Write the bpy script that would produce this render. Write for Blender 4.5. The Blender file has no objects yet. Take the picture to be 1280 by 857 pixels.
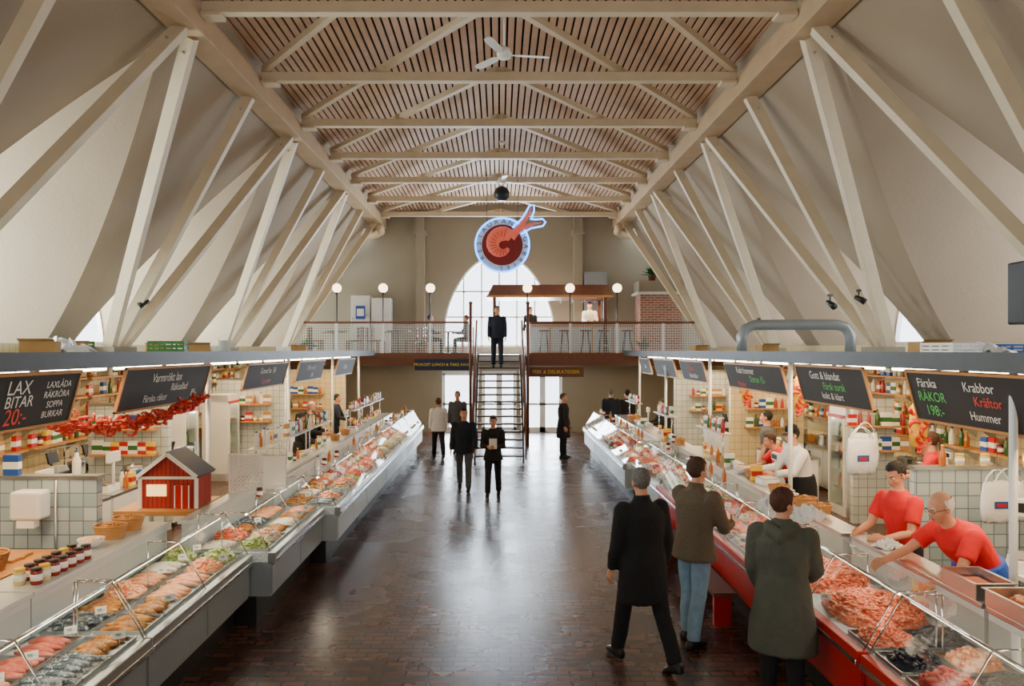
import bpy, math, random
from mathutils import Vector, Matrix, noise
R = random.Random(11)
SC = bpy.context.scene
COL = SC.collection
pi = math.pi
V = Vector

# ------------------------------------------------------------------ materials
def lin(h):
    if isinstance(h, str):
        h = h.lstrip('#'); c = [int(h[i:i+2], 16)/255 for i in (0, 2, 4)]
        c = [x/12.92 if x <= .04045 else ((x+.055)/1.055)**2.4 for x in c]
        return c
    return list(h)
_M = {}
def nodes(name):
    m = bpy.data.materials.new(name); m.use_nodes = True
    nt = m.node_tree; b = nt.nodes['Principled BSDF']
    return m, nt, b
def mat(name, col, rough=.6, metal=0, var=.12, scale=6, bump=0, bscale=60, emit=None, es=0, spec=.5, alpha=None):
    if name in _M: return _M[name]
    m, nt, b = nodes(name); c = lin(col)
    b.inputs['Roughness'].default_value = rough
    b.inputs['Metallic'].default_value = metal
    b.inputs['Specular IOR Level'].default_value = spec
    tc = nt.nodes.new('ShaderNodeTexCoord')
    n = nt.nodes.new('ShaderNodeTexNoise'); n.inputs['Scale'].default_value = scale; n.inputs['Detail'].default_value = 3
    nt.links.new(tc.outputs['Object'], n.inputs['Vector'])
    mx = nt.nodes.new('ShaderNodeMix'); mx.data_type = 'RGBA'
    mx.inputs['A'].default_value = [max(0, x*(1-var*1.6)) for x in c]+[1]
    mx.inputs['B'].default_value = [min(1, x*(1+var*1.6)) for x in c]+[1]
    nt.links.new(n.outputs['Fac'], mx.inputs['Factor'])
    nt.links.new(mx.outputs['Result'], b.inputs['Base Color'])
    if bump:
        n2 = nt.nodes.new('ShaderNodeTexNoise'); n2.inputs['Scale'].default_value = bscale
        nt.links.new(tc.outputs['Object'], n2.inputs['Vector'])
        bp = nt.nodes.new('ShaderNodeBump'); bp.inputs['Strength'].default_value = bump; bp.inputs['Distance'].default_value = .02
        nt.links.new(n2.outputs['Fac'], bp.inputs['Height']); nt.links.new(bp.outputs['Normal'], b.inputs['Normal'])
    if emit:
        b.inputs['Emission Color'].default_value = lin(emit)+[1]
        b.inputs['Emission Strength'].default_value = es
    _M[name] = m
    return m
def speckle(name, c1, c2, c3=None, scale=40, rough=.45):
    if name in _M: return _M[name]
    m, nt, b = nodes(name); b.inputs['Roughness'].default_value = rough
    tc = nt.nodes.new('ShaderNodeTexCoord'); v = nt.nodes.new('ShaderNodeTexNoise'); v.inputs['Scale'].default_value = scale; v.inputs['Detail'].default_value = 4
    nt.links.new(tc.outputs['Object'], v.inputs['Vector'])
    r = nt.nodes.new('ShaderNodeValToRGB'); r.color_ramp.elements[0].position = .38; r.color_ramp.elements[1].position = .62
    r.color_ramp.elements[0].color = lin(c1)+[1]; r.color_ramp.elements[1].color = lin(c2)+[1]
    if c3:
        e = r.color_ramp.elements.new(.5); e.color = lin(c3)+[1]
    nt.links.new(v.outputs['Fac'], r.inputs['Fac']); nt.links.new(r.outputs['Color'], b.inputs['Base Color'])
    _M[name] = m; return m
def brickmat(name, c1, c2, mortar, bw, bh, ms, offset=.5, rough=.4, horizontal=False, bump=.4, rvar=0):
    m, nt, b = nodes(name)
    tc = nt.nodes.new('ShaderNodeTexCoord'); br = nt.nodes.new('ShaderNodeTexBrick')
    br.offset = offset; br.inputs['Scale'].default_value = 1
    br.inputs['Color1'].default_value = lin(c1)+[1]; br.inputs['Color2'].default_value = lin(c2)+[1]; br.inputs['Mortar'].default_value = lin(mortar)+[1]
    br.inputs['Brick Width'].default_value = bw; br.inputs['Row Height'].default_value = bh; br.inputs['Mortar Size'].default_value = ms
    br.inputs['Mortar Smooth'].default_value = .1
    sep = nt.nodes.new('ShaderNodeSeparateXYZ'); cmb = nt.nodes.new('ShaderNodeCombineXYZ')
    nt.links.new(tc.outputs['Object'], sep.inputs[0])
    if horizontal:
        nt.links.new(sep.outputs['X'], cmb.inputs['X']); nt.links.new(sep.outputs['Y'], cmb.inputs['Y'])
    else:
        ad = nt.nodes.new('ShaderNodeMath'); nt.links.new(sep.outputs['X'], ad.inputs[0]); nt.links.new(sep.outputs['Y'], ad.inputs[1])
        nt.links.new(ad.outputs[0], cmb.inputs['X']); nt.links.new(sep.outputs['Z'], cmb.inputs['Y'])
    nt.links.new(cmb.outputs[0], br.inputs['Vector'])
    ns = nt.nodes.new('ShaderNodeTexNoise'); ns.inputs['Scale'].default_value = 1.3; ns.inputs['Detail'].default_value = 5
    nt.links.new(tc.outputs['Object'], ns.inputs['Vector'])
    mx = nt.nodes.new('ShaderNodeMix'); mx.data_type = 'RGBA'; mx.blend_type = 'MULTIPLY'; mx.inputs['Factor'].default_value = .45
    nt.links.new(br.outputs['Color'], mx.inputs['A']); nt.links.new(ns.outputs['Fac'], mx.inputs['B'])
    nt.links.new((mx if horizontal else br).outputs['Result' if horizontal else 'Color'], b.inputs['Base Color'])
    b.inputs['Roughness'].default_value = rough
    if rvar:
        mr = nt.nodes.new('ShaderNodeMapRange'); mr.inputs['To Min'].default_value = rough-rvar; mr.inputs['To Max'].default_value = rough+rvar
        nt.links.new(ns.outputs['Fac'], mr.inputs['Value']); nt.links.new(mr.outputs[0], b.inputs['Roughness'])
    bp = nt.nodes.new('ShaderNodeBump'); bp.inputs['Strength'].default_value = bump; bp.inputs['Distance'].default_value = .004; bp.invert = True
    nt.links.new(br.outputs['Fac'], bp.inputs['Height']); nt.links.new(bp.outputs['Normal'], b.inputs['Normal'])
    _M[name] = m; return m
def glassmat(name, tint='#f6fcfa', lo=.04, hi=.4):
    m = bpy.data.materials.new(name); m.use_nodes = True; nt = m.node_tree; nt.nodes.clear()
    o = nt.nodes.new('ShaderNodeOutputMaterial'); t = nt.nodes.new('ShaderNodeBsdfTransparent'); g = nt.nodes.new('ShaderNodeBsdfGlossy')
    g.inputs['Roughness'].default_value = .03; t.inputs['Color'].default_value = lin(tint)+[1]
    lw = nt.nodes.new('ShaderNodeLayerWeight'); lw.inputs['Blend'].default_value = .25
    mr = nt.nodes.new('ShaderNodeMapRange'); mr.inputs['To Min'].default_value = lo; mr.inputs['To Max'].default_value = hi
    nt.links.new(lw.outputs['Fresnel'], mr.inputs['Value'])
    x = nt.nodes.new('ShaderNodeMixShader'); nt.links.new(mr.outputs[0], x.inputs[0]); nt.links.new(t.outputs[0], x.inputs[1]); nt.links.new(g.outputs[0], x.inputs[2])
    nt.links.new(x.outputs[0], o.inputs[0]); _M[name] = m; return m

PLASTER = mat('plaster_cream', '#9a8a76', .9, var=.10, scale=.8, bump=.15, bscale=18)
WALLEND = mat('plaster_end_wall', '#968d7a', .9, var=.07, scale=1)
TIMBER = mat('timber_painted', '#d0bfa2', .6, var=.08, scale=4)
TIMBER2 = mat('timber_purlin', '#b59a78', .6, var=.1, scale=3)
SLAT = mat('slat_wood', '#c6a284', .7, var=.12, scale=3)
DARKGAP = mat('ceiling_void', '#17100d', .95)
FLOOR = brickmat('floor_brick', '#7a4f3c', '#4a3830', '#1e1715', .21, .105, .010, rough=.27, horizontal=True, bump=.6, rvar=.10)
TILE = brickmat('white_wall_tile', '#d2d8d2', '#c2ccc8', '#87908f', .15, .15, .006, offset=0, rough=.25)
TILEB = brickmat('blue_grey_tile', '#98b0ba', '#c2cfd1', '#72828a', .15, .15, .006, offset=0, rough=.25)
TILEY = brickmat('cream_wall_tile', '#e0cfa0', '#d6c290', '#a2946c', .15, .15, .005, offset=0, rough=.35)
BRICKW = brickmat('red_brick_wall', '#a87058', '#8d5c49', '#b0a294', .24, .08, .012, rough=.8)
STEEL = mat('stainless_steel', '#b9bcbe', .3, 1, var=.05)
STEELP = mat('steel_panel', '#9aa1a4', .42, .45, var=.06, scale=3)
CHROME = mat('bright_metal', '#d8dadb', .15, 1, var=.02)
WHITE = mat('white_enamel', '#e6e6e2', .4, var=.03)
PANELW = mat('panel_white', '#b4bcbe', .35, .1, var=.04)
BLACK = mat('black_paint', '#141414', .45)
DARKM = mat('dark_grey_metal', '#34373a', .45, .3)
FASC = mat('canopy_fascia_grey', '#3f4245', .5, .2)
RED = mat('red_enamel', '#b81810', .35, var=.06)
BROWNW = mat('brown_wood', '#6a3a22', .45, var=.2, scale=9)
STAIRB = mat('stair_dark_brown', '#3c2418', .45, var=.15, scale=9)
PINE = mat('pine_wood', '#bb8448', .5, var=.15, scale=9)
CHALK = mat('chalkboard_black', '#231f1c', .7, var=.2, scale=3)
CHW = mat('chalk_white', '#e4e0d6', .9); CHR = mat('chalk_red', '#e04a3a', .9); CHG = mat('chalk_green', '#5fc060', .9); CHP = mat('chalk_pink', '#d987a5', .9)
YEL = mat('sign_yellow', '#f0c832', .6); NAVY = mat('sign_navy', '#16213c', .5)
GLASS = glassmat('case_glass'); WGLASS = glassmat('window_glass', '#ffffff', .02, .3)
TUBE = mat('tube_light', '#ffffff', emit='#ffecc8', es=16)
GLOBE = mat('globe_light', '#ffffff', emit='#ffdca8', es=6)
PLASTIC = mat('white_plastic_film', '#e9ecee', .3, var=.05, bump=.8, bscale=12)
CARD = mat('cardboard', '#b58c54', .85); ICE = speckle('crushed_ice', '#eef4f6', '#bccbd4', scale=90, rough=.3)
PAPER = mat('white_card', '#f0efe8', .8, var=.02)
GREEN = mat('leaf_green', '#2f6a2c', .6, var=.3, scale=20)
BLUEP = mat('blue_plastic', '#1d4fa0', .4)
SALMON = speckle('salmon_flesh', '#ee6a30', '#f6a066', '#f8c098', scale=22)
SMOKED = speckle('smoked_golden', '#8a4a16', '#dc9a3c', '#be7628', scale=18)
WHITEF = speckle('white_fish_flesh', '#f0e2d0', '#d4bfa4', '#f6eee0', scale=20)
SILVER = speckle('silver_fish_skin', '#4c5c68', '#b8c4cc', '#2a3640', scale=26, rough=.25)
SHRIMP = speckle('shrimp_shell', '#f07a4e', '#f9b898', '#e8602e', scale=50)
LOBST = speckle('lobster_red', '#c41c0a', '#e84a20', '#a01206', scale=30)
BREAD = speckle('fried_breadcrumb', '#b06a20', '#e6ac50', '#905014', scale=60)
MUSSEL = mat('mussel_shell', '#1c1e30', .25)
SALADM = speckle('salad_green', '#3f7d20', '#a4cc50', '#e0e0a8', scale=60)
ROEM = speckle('creamy_salad', '#f8ead0', '#f0c8a0', '#e08858', scale=45)
STEWM = speckle('brown_salad', '#7a3c18', '#c07c38', '#e8c078', scale=45)
SKIN = mat('skin', '#d09474', .55, var=.06, scale=12); LIP = mat('lip', '#a3564b', .5); EYEW = mat('eye_white', '#e8e4de', .3); EYED = mat('eye_dark', '#1e1510', .3)

# ------------------------------------------------------------------ text cache (made first, while the scene is still empty)
_T = {}
def textgeo(t, size):
    if t not in _T:
        c = bpy.data.curves.new('t', 'FONT'); c.body = t; c.align_x = 'CENTER'; c.align_y = 'CENTER'; c.resolution_u = 3; c.size = 1
        o = bpy.data.objects.new('t', c); COL.objects.link(o); bpy.context.view_layer.update()
        me = bpy.data.meshes.new_from_object(o.evaluated_get(bpy.context.evaluated_depsgraph_get()))
        _T[t] = ([tuple(v.co) for v in me.vertices], [tuple(p.vertices) for p in me.polygons])
        bpy.data.objects.remove(o); bpy.data.curves.remove(c); bpy.data.meshes.remove(me)
    vs, fs = _T[t]; return [(v[0]*size, v[1]*size) for v in vs], fs
for t_ in ['FRUKOST LUNCH & TAKE AWAY', 'FISK & DELIKATESSER', '98:-', 'LAX', 'BITAR', '20:-', 'LAXLÅDA', 'RÄKRÖRA', 'SOPPA', 'BURKAR', 'Varmrökt lax', 'Räksallad', 'Färska räkor', 'Gravad lax  Sill',
           'Hummer', 'Rökt makrill', '85:-', 'Kräftor', 'Färska', 'RÄKOR', '198:-', 'Krabbor', 'Gott & blandat', 'Färsk torsk', 'kokt & klart', 'Kokt hummer', 'Ostron 15:-', 'Musslor', 'Räkor', 'Havskräftor', 'Sushi', 'Lax']+sorted(set('RESTAURANGGABRIEL')):
    textgeo(t_, 1)

# ------------------------------------------------------------------ mesh builder
CH = {}
class MB:
    def __init__(s): s.v = []; s.f = []; s.m = []; s.s = []; s.mats = []
    def add(s, vs, fs, mt, smooth=False, M=None):
        if M is not None: vs = [M@V(v) for v in vs]
        o = len(s.v); s.v += [tuple(v) for v in vs]
        if mt not in s.mats: s.mats.append(mt)
        k = s.mats.index(mt)
        for f in fs: s.f.append([i+o for i in f]); s.m.append(k); s.s.append(smooth)
        return s
    def box(s, c, d, mt, M=None, top=1.0):
        x, y, z = d[0]/2, d[1]/2, d[2]/2; c = V(c); vs = []
        for k, sz in ((1, -z), (top, z)):
            for a, b in ((-1, -1), (1, -1), (1, 1), (-1, 1)): vs.append(c+V((a*x*k, b*y*k, sz)))
        return s.add(vs, [(3, 2, 1, 0), (4, 5, 6, 7), (0, 1, 5, 4), (1, 2, 6, 5), (2, 3, 7, 6), (3, 0, 4, 7)], mt, False, M)
    def bb(s, x0, x1, y0, y1, z0, z1, mt, M=None):
        return s.box(((x0+x1)/2, (y0+y1)/2, (z0+z1)/2), (abs(x1-x0), abs(y1-y0), abs(z1-z0)), mt, M)
    def loft(s, rings, mt, smooth=True, caps=True, M=None, closed=True):
        n = len(rings[0]); vs = [p for r in rings for p in r]; fs = []
        for i in range(len(rings)-1):
            for j in range(n if closed else n-1):
                k = (j+1) % n; fs.append((i*n+j, i*n+k, (i+1)*n+k, (i+1)*n+j))
        if caps: fs.append(tuple(range(n-1, -1, -1))); fs.append(tuple(range((len(rings)-1)*n, len(rings)*n)))
        return s.add(vs, fs, mt, smooth, M)
    def tube(s, pts, rads, mt, n=10, M=None, rnd=False, smooth=True, flat=1.0, side=None):
        pts = [V(p) for p in pts]
        if not hasattr(rads, '__len__'): rads = [rads]*len(pts)
        rads = list(rads)
        d0 = (pts[1]-pts[0]).normalized(); d1 = (pts[-1]-pts[-2]).normalized()
        if rnd:
            r0, r1 = rads[0], rads[-1]
            pts = [pts[0]-d0*r0*.98, pts[0]-d0*r0*.8, pts[0]-d0*r0*.4]+pts+[pts[-1]+d1*r1*.4, pts[-1]+d1*r1*.8, pts[-1]+d1*r1*.98]
            rads = [r0*.12, r0*.6, r0*.92]+rads+[r1*.92, r1*.6, r1*.12]
        rings = []
        up = V(side) if side is not None else (V((0, 0, 1)) if abs(d0.z) < .9 else V((1, 0, 0)))
        for i, p in enumerate(pts):
            d = (pts[min(i+1, len(pts)-1)]-pts[max(i-1, 0)]).normalized()
            u = up - d*up.dot(d)
            if u.length < 1e-4: u = d.orthogonal()
            u.normalize(); w = d.cross(u); up = u
            rings.append([p+(u*math.cos(2*pi*k/n)*rads[i]*flat+w*math.sin(2*pi*k/n)*rads[i]) for k in range(n)])
        return s.loft(rings, mt, smooth, True, M)
    def cyl(s, p1, p2, r1, mt, r2=None, n=12, M=None, smooth=True):
        return s.tube([p1, p2], [r1, r1 if r2 is None else r2], mt, n, M, False, smooth)
    def ell(s, c, r, mt, M=None, nu=12, nv=8):
        if not hasattr(r, '__len__'): r = (r, r, r)
        c = V(c); vs = [c+V((0, 0, -r[2]))]; fs = []
        for i in range(1, nv):
            a = -pi/2+pi*i/nv
            for j in range(nu):
                b = 2*pi*j/nu; vs.append(c+V((r[0]*math.cos(a)*math.cos(b), r[1]*math.cos(a)*math.sin(b), r[2]*math.sin(a))))
        vs.append(c+V((0, 0, r[2]))); e = len(vs)-1
        for j in range(nu):
            k = (j+1) % nu; fs.append((0, 1+k, 1+j))
            for i in range(nv-2): fs.append((1+i*nu+j, 1+i*nu+k, 1+(i+1)*nu+k, 1+(i+1)*nu+j))
            fs.append((e, 1+(nv-2)*nu+j, 1+(nv-2)*nu+k))
        return s.add(vs, fs, mt, True, M)
    def lathe(s, prof, c, mt, n=16, M=None, smooth=True):
        c = V(c); rings = [[c+V((r*math.cos(2*pi*k/n), r*math.sin(2*pi*k/n), z)) for k in range(n)] for r, z in prof]
        return s.loft(rings, mt, smooth, True, M)
    def prism(s, poly, vec, mt, M=None):
        n = len(poly); vec = V(vec); vs = [V(p) for p in poly]+[V(p)+vec for p in poly]
        fs = [tuple(range(n-1, -1, -1)), tuple(range(n, 2*n))]+[(i, (i+1) % n, n+(i+1) % n, n+i) for i in range(n)]
        return s.add(vs, fs, mt, False, M)
    def beam(s, p1, p2, w, h, mt, up=(0, 0, 1)):
        p1, p2 = V(p1), V(p2); d = (p2-p1).normalized(); up = V(up); u = up-d*up.dot(d); u.normalize(); x = d.cross(u)
        r = lambda p: [p+x*w/2+u*h/2, p-x*w/2+u*h/2, p-x*w/2-u*h/2, p+x*w/2-u*h/2]
        return s.loft([r(p1), r(p2)], mt, False)
    def quad(s, a, b, c, d, mt): return s.add([a, b, c, d], [(0, 1, 2, 3)], mt)
    def text(s, t, size, mt, pos, xd, yd, off=.004):
        vs, fs = textgeo(t, size); xd = V(xd).normalized(); yd = V(yd).normalized(); n = xd.cross(yd); p = V(pos)
        return s.add([p+xd*v[0]+yd*v[1]+n*off for v in vs], fs, mt)
    def mesh(s, name, off=V((0, 0, 0))):
        me = bpy.data.meshes.new(name)
        me.from_pydata([(x-off[0], y-off[1], z-off[2]) for x, y, z in s.v], [], s.f)
        for m in s.mats: me.materials.append(m)
        me.polygons.foreach_set('material_index', s.m); me.polygons.foreach_set('use_smooth', s.s); me.update()
        return me
    def out(s, name, parent=None, label=None, cat=None, group=None, kind=None, bevel=0, origin='auto'):
        if parent is not None: off = V(rootloc(parent))
        elif origin == 'auto':
            xs = [v[0] for v in s.v]; ys = [v[1] for v in s.v]; zs = [v[2] for v in s.v]
            off = V(((min(xs)+max(xs))/2, (min(ys)+max(ys))/2, min(zs)))
        else: off = V(origin)
        o = bpy.data.objects.new(name, s.mesh(name, off)); COL.objects.link(o)
        if parent is not None: o.parent = parent; CH.setdefault(parent.name, []).append(o)
        else: o.location = off
        if bevel:
            b = o.modifiers.new('bevel', 'BEVEL'); b.width = bevel; b.segments = 2; b.limit_method = 'ANGLE'
        tag(o, label, cat, group, kind); return o
def rootloc(o):
    while o.parent: o = o.parent
    return o.location
def tag(o, label=None, cat=None, group=None, kind=None):
    if label: o['label'] = label
    if cat: o['category'] = cat
    if group: o['group'] = group
    if kind: o['kind'] = kind
    return o
def root(name, loc, label, cat, group=None):
    e = bpy.data.objects.new(name, None); e.empty_display_size = .1; e.location = loc; COL.objects.link(e)
    return tag(e, label, cat, group)
def clone(src, loc, rz=0, sc=None, group=None, label=None, rot=None):
    def rec(o, par):
        n = o.copy(); COL.objects.link(n)
        if par is not None: n.parent = par
        for ch in CH.get(o.name, ()): rec(ch, n)
        return n
    n = rec(src, None); n.location = loc; n.rotation_euler = rot if rot else (0, 0, rz)
    n.scale = (1, 1, 1) if sc is None else ((sc,)*3 if not hasattr(sc, '__len__') else sc)
    if group: n['group'] = group
    if label: n['label'] = label
    return n
PROTO = {}; BUILD = {}
def place(kind, loc, rz=0, sc=None, group=None, label=None, rot=None):
    if kind not in PROTO:
        o = BUILD[kind](); PROTO[kind] = o
        o.location = loc; o.rotation_euler = rot if rot else (0, 0, rz)
        if sc is not None: o.scale = (sc,)*3 if not hasattr(sc, '__len__') else sc
        if group: o['group'] = group
        if label: o['label'] = label
        return o
    return clone(PROTO[kind], loc, rz, sc, group, label, rot)

# ------------------------------------------------------------------ people
def fuse(mb, voxel, mt, name, smooth=2, wr=0):
    me = mb.mesh(name); o = bpy.data.objects.new('tmp', me); COL.objects.link(o)
    r = o.modifiers.new('r', 'REMESH'); r.mode = 'VOXEL'; r.voxel_size = voxel; r.use_smooth_shade = True
    s = o.modifiers.new('s', 'SMOOTH'); s.iterations = smooth; s.factor = .5
    bpy.context.view_layer.update()
    m2 = bpy.data.meshes.new_from_object(o.evaluated_get(bpy.context.evaluated_depsgraph_get()))
    bpy.data.objects.remove(o); bpy.data.meshes.remove(me)
    m2.materials.clear(); m2.materials.append(mt); m2.name = name
    m2.polygons.foreach_set('material_index', [0]*len(m2.polygons)); m2.polygons.foreach_set('use_smooth', [True]*len(m2.polygons))
    if wr:
        for v in m2.vertices:
            c = v.co; k = noise.noise(V((c.x*9, c.y*9, c.z*4)))*wr+noise.noise(V((c.x*22+5, c.y*22, c.z*14)))*wr*.4
            v.co = c+v.normal*k
    return m2
def ringE(c, a, b, u, w, n=20): return [c+u*(a*math.cos(2*pi*k/n))+w*(b*math.sin(2*pi*k/n)) for k in range(n)]

def person(label, loc, heading, H=1.75, lean=0, legs=((0, 0, 0), (0, 0, 0)), arms=((5, 8, 12, 0), (5, 8, 12, 0)), turn=0, nod=0,
           top=None, toplen=.08, flare=0, bulk=1.0, bottom=None, sleeve='long', hair=None, style='short', shoes=None, apron=None, skin=None, near=1, cap=None, collar=None, beard=None, wr=.004, group=None, hood=False, glasses=False):
    s = H/1.75; D = math.radians; skin = skin or SKIN; shoes = shoes or BLACK; vox = .0078 if near == 2 else .0115
    X = V((1, 0, 0)); L = D(lean)
    ank = []; h0 = 0
    ks = []
    for i, sd in enumerate((-1, 1)):
        a, b, fp = [D(q) for q in legs[i]]
        kn = V((sd*.012, .43*math.sin(a), -.43*math.cos(a))); an = kn+V((sd*.008, .40*math.sin(a-b), -.40*math.cos(a-b)))
        ks.append((kn, an, fp)); h0 = max(h0, .085+max(0, math.sin(fp))*.13+.02-an.z)
    pel = V((0, 0, h0)); d = V((0, math.sin(L), math.cos(L))); dm = V((0, math.sin(L*.5), math.cos(L*.5)))
    def wv(dd): return V((0, dd.z, -dd.y))
    B = MB(); K = SKIN
    def spine(t):
        if t <= 0: return pel+V((0, 0, t)), V((0, 0, 1))
        if t < .15: return pel+dm*t, dm
        return pel+dm*.15+d*(t-.15), d
    prof = [(-.12, .10, .08), (-.08, .145, .10), (0, .155, .108), (.13, .135, .093), (.28, .155, .108), (.40, .168, .105), (.47, .13, .08), (.51, .07, .06), (.55, .052, .055)]
    rings = []
    for t, a, b in prof:
        c, dd = spine(t); rings.append(ringE(c, a, b, X, wv(dd)))
    B.loft(rings, K)
    T = MB(); rt = []
    fr = flare
    pt = [(.13, .158*bulk, .118*bulk), (.28, .178*bulk, .132*bulk), (.39, .192*bulk, .13*bulk), (.455, .165*bulk, .108), (.495, .10, .083), (.53, .068, .07)]
    if toplen > .3:
        low = [(-toplen, .20*bulk+fr, .15*bulk+fr), (-toplen+.02, .205*bulk+fr, .155*bulk+fr), (-toplen*.5, .195*bulk+fr*.6, .15*bulk+fr*.5), (0, .185*bulk, .14*bulk)]
    else:
        low = [(-toplen, .178*bulk+fr, .13*bulk+fr), (-toplen+.02, .182*bulk+fr, .135*bulk+fr), (0, .176*bulk, .13*bulk)]
    for t, a, b in low+pt:
        c, dd = spine(t); rt.append(ringE(c, a, b, X, wv(dd)))
    T.loft(rt, K)
    if collar:
        c, dd = spine(.53); T.tube([c-dd*.03, c+dd*.03], [.078, .070], K, 16)
    if hood:
        c, dd = spine(.49); b_ = -wv(dd)
        T.tube([c+X*-.10+b_*.02+dd*.02, c+X*-.07+b_*.09-dd*.01, c+b_*.13-dd*.04, c+X*.07+b_*.09-dd*.01, c+X*.10+b_*.02+dd*.02], [.035, .05, .06, .05, .035], K, 12, rnd=True)
    P = MB(); feet = []
    c0, _ = spine(-.02); P.loft([ringE(pel+V((0, 0, z)), a, b, X, V((0, 1, 0))) for z, a, b in ((-.13, .12, .09), (-.08, .165, .115), (0, .17, .12), (.07, .155, .11))], K)
    for i, sd in enumerate((-1, 1)):
        hip = pel+V((sd*.088, 0, -.02)); kn = hip+ks[i][0]; an = hip+ks[i][1]; fp = ks[i][2]
        mid = (kn+an)/2+V((0, -.012, 0))
        B.tube([hip, (hip+kn)/2, kn, mid, an], [.078, .068, .05, .05, .034], K, 12, rnd=True)
        P.tube([hip, (hip+kn)/2, kn, mid, an+(kn-an)*-.02], [.097, .088, .072, .068, .062], K, 14, rnd=False)
        P.ell(hip, .097, K)
        Rf = Matrix.Rotation(-fp, 4, 'X'); M = Matrix.Translation(an)@Rf
        B.tube([M@V((0, -.02, -.045)), M@V((0, .07, -.062)), M@V((0, .13, -.07))], [.03, .028, .018], K, 8, rnd=True)
        S = MB(); rr = []
        for y, w, hh in ((-.085, .022, .05), (-.075, .034, .075), (-.03, .04, .105), (.02, .041, .095), (.07, .045, .062), (.12, .045, .05), (.155, .034, .04), (.175, .015, .022)):
            rr.append([M@V((w*math.cos(q), y, -.085+hh*.5+hh*.5*max(-1, min(1, 1.3*math.sin(q))))) for q in [2*pi*k/14 for k in range(14)]])
        S.loft(rr, shoes); feet.append(S)
    for i, sd in enumerate((-1, 1)):
        p, q, e, inn = [D(x) for x in arms[i]]
        c, dd = spine(.43); sh = c+X*sd*.172*min(bulk, 1.05)
        ud = V((sd*math.sin(q), math.sin(p)*math.cos(q), -math.cos(p)*math.cos(q))); el = sh+ud*.285
        fd = V((-sd*math.sin(inn)+sd*math.sin(q)*.4, math.sin(p+e)*math.cos(inn), -math.cos(p+e)*math.cos(inn))).normalized(); wr_ = el+fd*.25
        B.tube([sh, (sh+el)/2, el, el+fd*.09, wr_], [.048, .044, .037, .038, .025], K, 12, rnd=True)
        if sleeve == 'long':
            T.tube([sh, (sh+el)/2, el, el+fd*.12, wr_-fd*.01], [.074*bulk, .066*bulk, .057*bulk, .05*bulk, .044], K, 14); T.ell(sh, .074*bulk, K)
            T.ell(el, .057*bulk, K)
        else:
            T.tube([sh, sh+ud*.2], [.072, .07], K, 14); T.ell(sh, .07, K)
        n_ = (-X*sd - fd*(-X*sd).dot(fd))
        if n_.length < .2: n_ = V((0, 0, -1))-fd*V((0, 0, -1)).dot(fd)
        n_.normalize(); lat = fd.cross(n_).normalized()
        if lat.y < 0: lat = -lat
        fr_ = .0088 if near == 2 else .0105
        B.loft([ringE(wr_+fd*t, a, b, lat, n_, 12) for t, a, b in ((-.01, .026, .02), (.02, .034, .016), (.055, .041, .016), (.085, .041, .013), (.094, .034, .009))], K)
        for j, (ofs, ln) in enumerate(((.031, .070), (.0105, .080), (-.0105, .075), (-.031, .058))):
            b0 = wr_+fd*.078+lat*ofs; ang = .25+.1*j; pts = [b0]; cd = fd+lat*ofs*1.6
            for kf in (.45, .32, .25):
                cd = (cd*math.cos(ang)+n_*math.sin(ang)).normalized(); pts.append(pts[-1]+cd*ln*kf); ang = .38
            B.tube(pts, [fr_*1.05, fr_, fr_*.95, fr_*.85], K, 8, rnd=True)
        b0 = wr_+fd*.025+lat*.026; td = (fd*.75+lat*.6+n_*.3).normalized(); t2 = (fd+lat*.15+n_*.35).normalized()
        B.tube([b0, b0+td*.035, b0+td*.035+t2*.03, b0+td*.035+t2*.052], [.014, .012, .0105, .009], K, 8, rnd=True)
    nb, dd = spine(.52); hd = V((0, math.sin(L*.4), math.cos(L*.4))); hc = nb+dd*.05+hd*.10+V((0, .012, 0))
    B.tube([nb-dd*.03, nb+dd*.04, hc-hd*.03], [.06, .053, .052], K, 14)
    Mh = Matrix.Translation(hc)@Matrix.Rotation(D(turn), 4, 'Z')@Matrix.Rotation(-D(nod)-L*.35, 4, 'X')
    B.ell((0, -.012, .028), (.074, .092, .092), K, Mh, 20, 14); B.ell((0, .018, -.025), (.06, .072, .082), K, Mh, 18, 12)
    B.ell((0, .048, -.085), (.034, .034, .026), K, Mh); B.ell((0, .072, .022), (.048, .02, .012), K, Mh)
    B.tube([Mh@V((0, .082, .01)), Mh@V((0, .099, -.02)), Mh@V((0, .102, -.034))], [.008, .011, .013], K, 8, rnd=True)
    for sd in (-1, 1):
        B.ell((sd*.074, -.008, -.012), (.009, .019, .031), K, Mh); B.ell((sd*.035, .058, -.03), (.02, .022, .022), K, Mh)
        B.ell((sd*.012, .094, -.033), .008, K, Mh)
    B.ell((0, .085, -.06), (.026, .012, .014), K, Mh)
    def scale(me):
        me.transform(Matrix.Scale(s, 4)); return me
    body = bpy.data.objects.new('person', scale(fuse(B, vox, skin, 'person_body', 2))); COL.objects.link(body)
    tag(body, label, 'person', group)
    def child(name, me, lab=None):
        o = bpy.data.objects.new(name, me); COL.objects.link(o); o.parent = body
        if lab: o['label'] = lab
        return o
    cv = .0115 if near == 2 else .016
    child('trousers', scale(fuse(P, cv, bottom, 'trousers', 3, wr*.8)))
    child('coat' if toplen > .3 else ('jacket' if sleeve == 'long' else 'shirt'), scale(fuse(T, cv, top, 'top', 3, wr)))
    for S in feet: child('shoe', scale(S.mesh('shoe')))
    def direct(name, mb): return child(name, scale(mb.mesh(name)))
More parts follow.
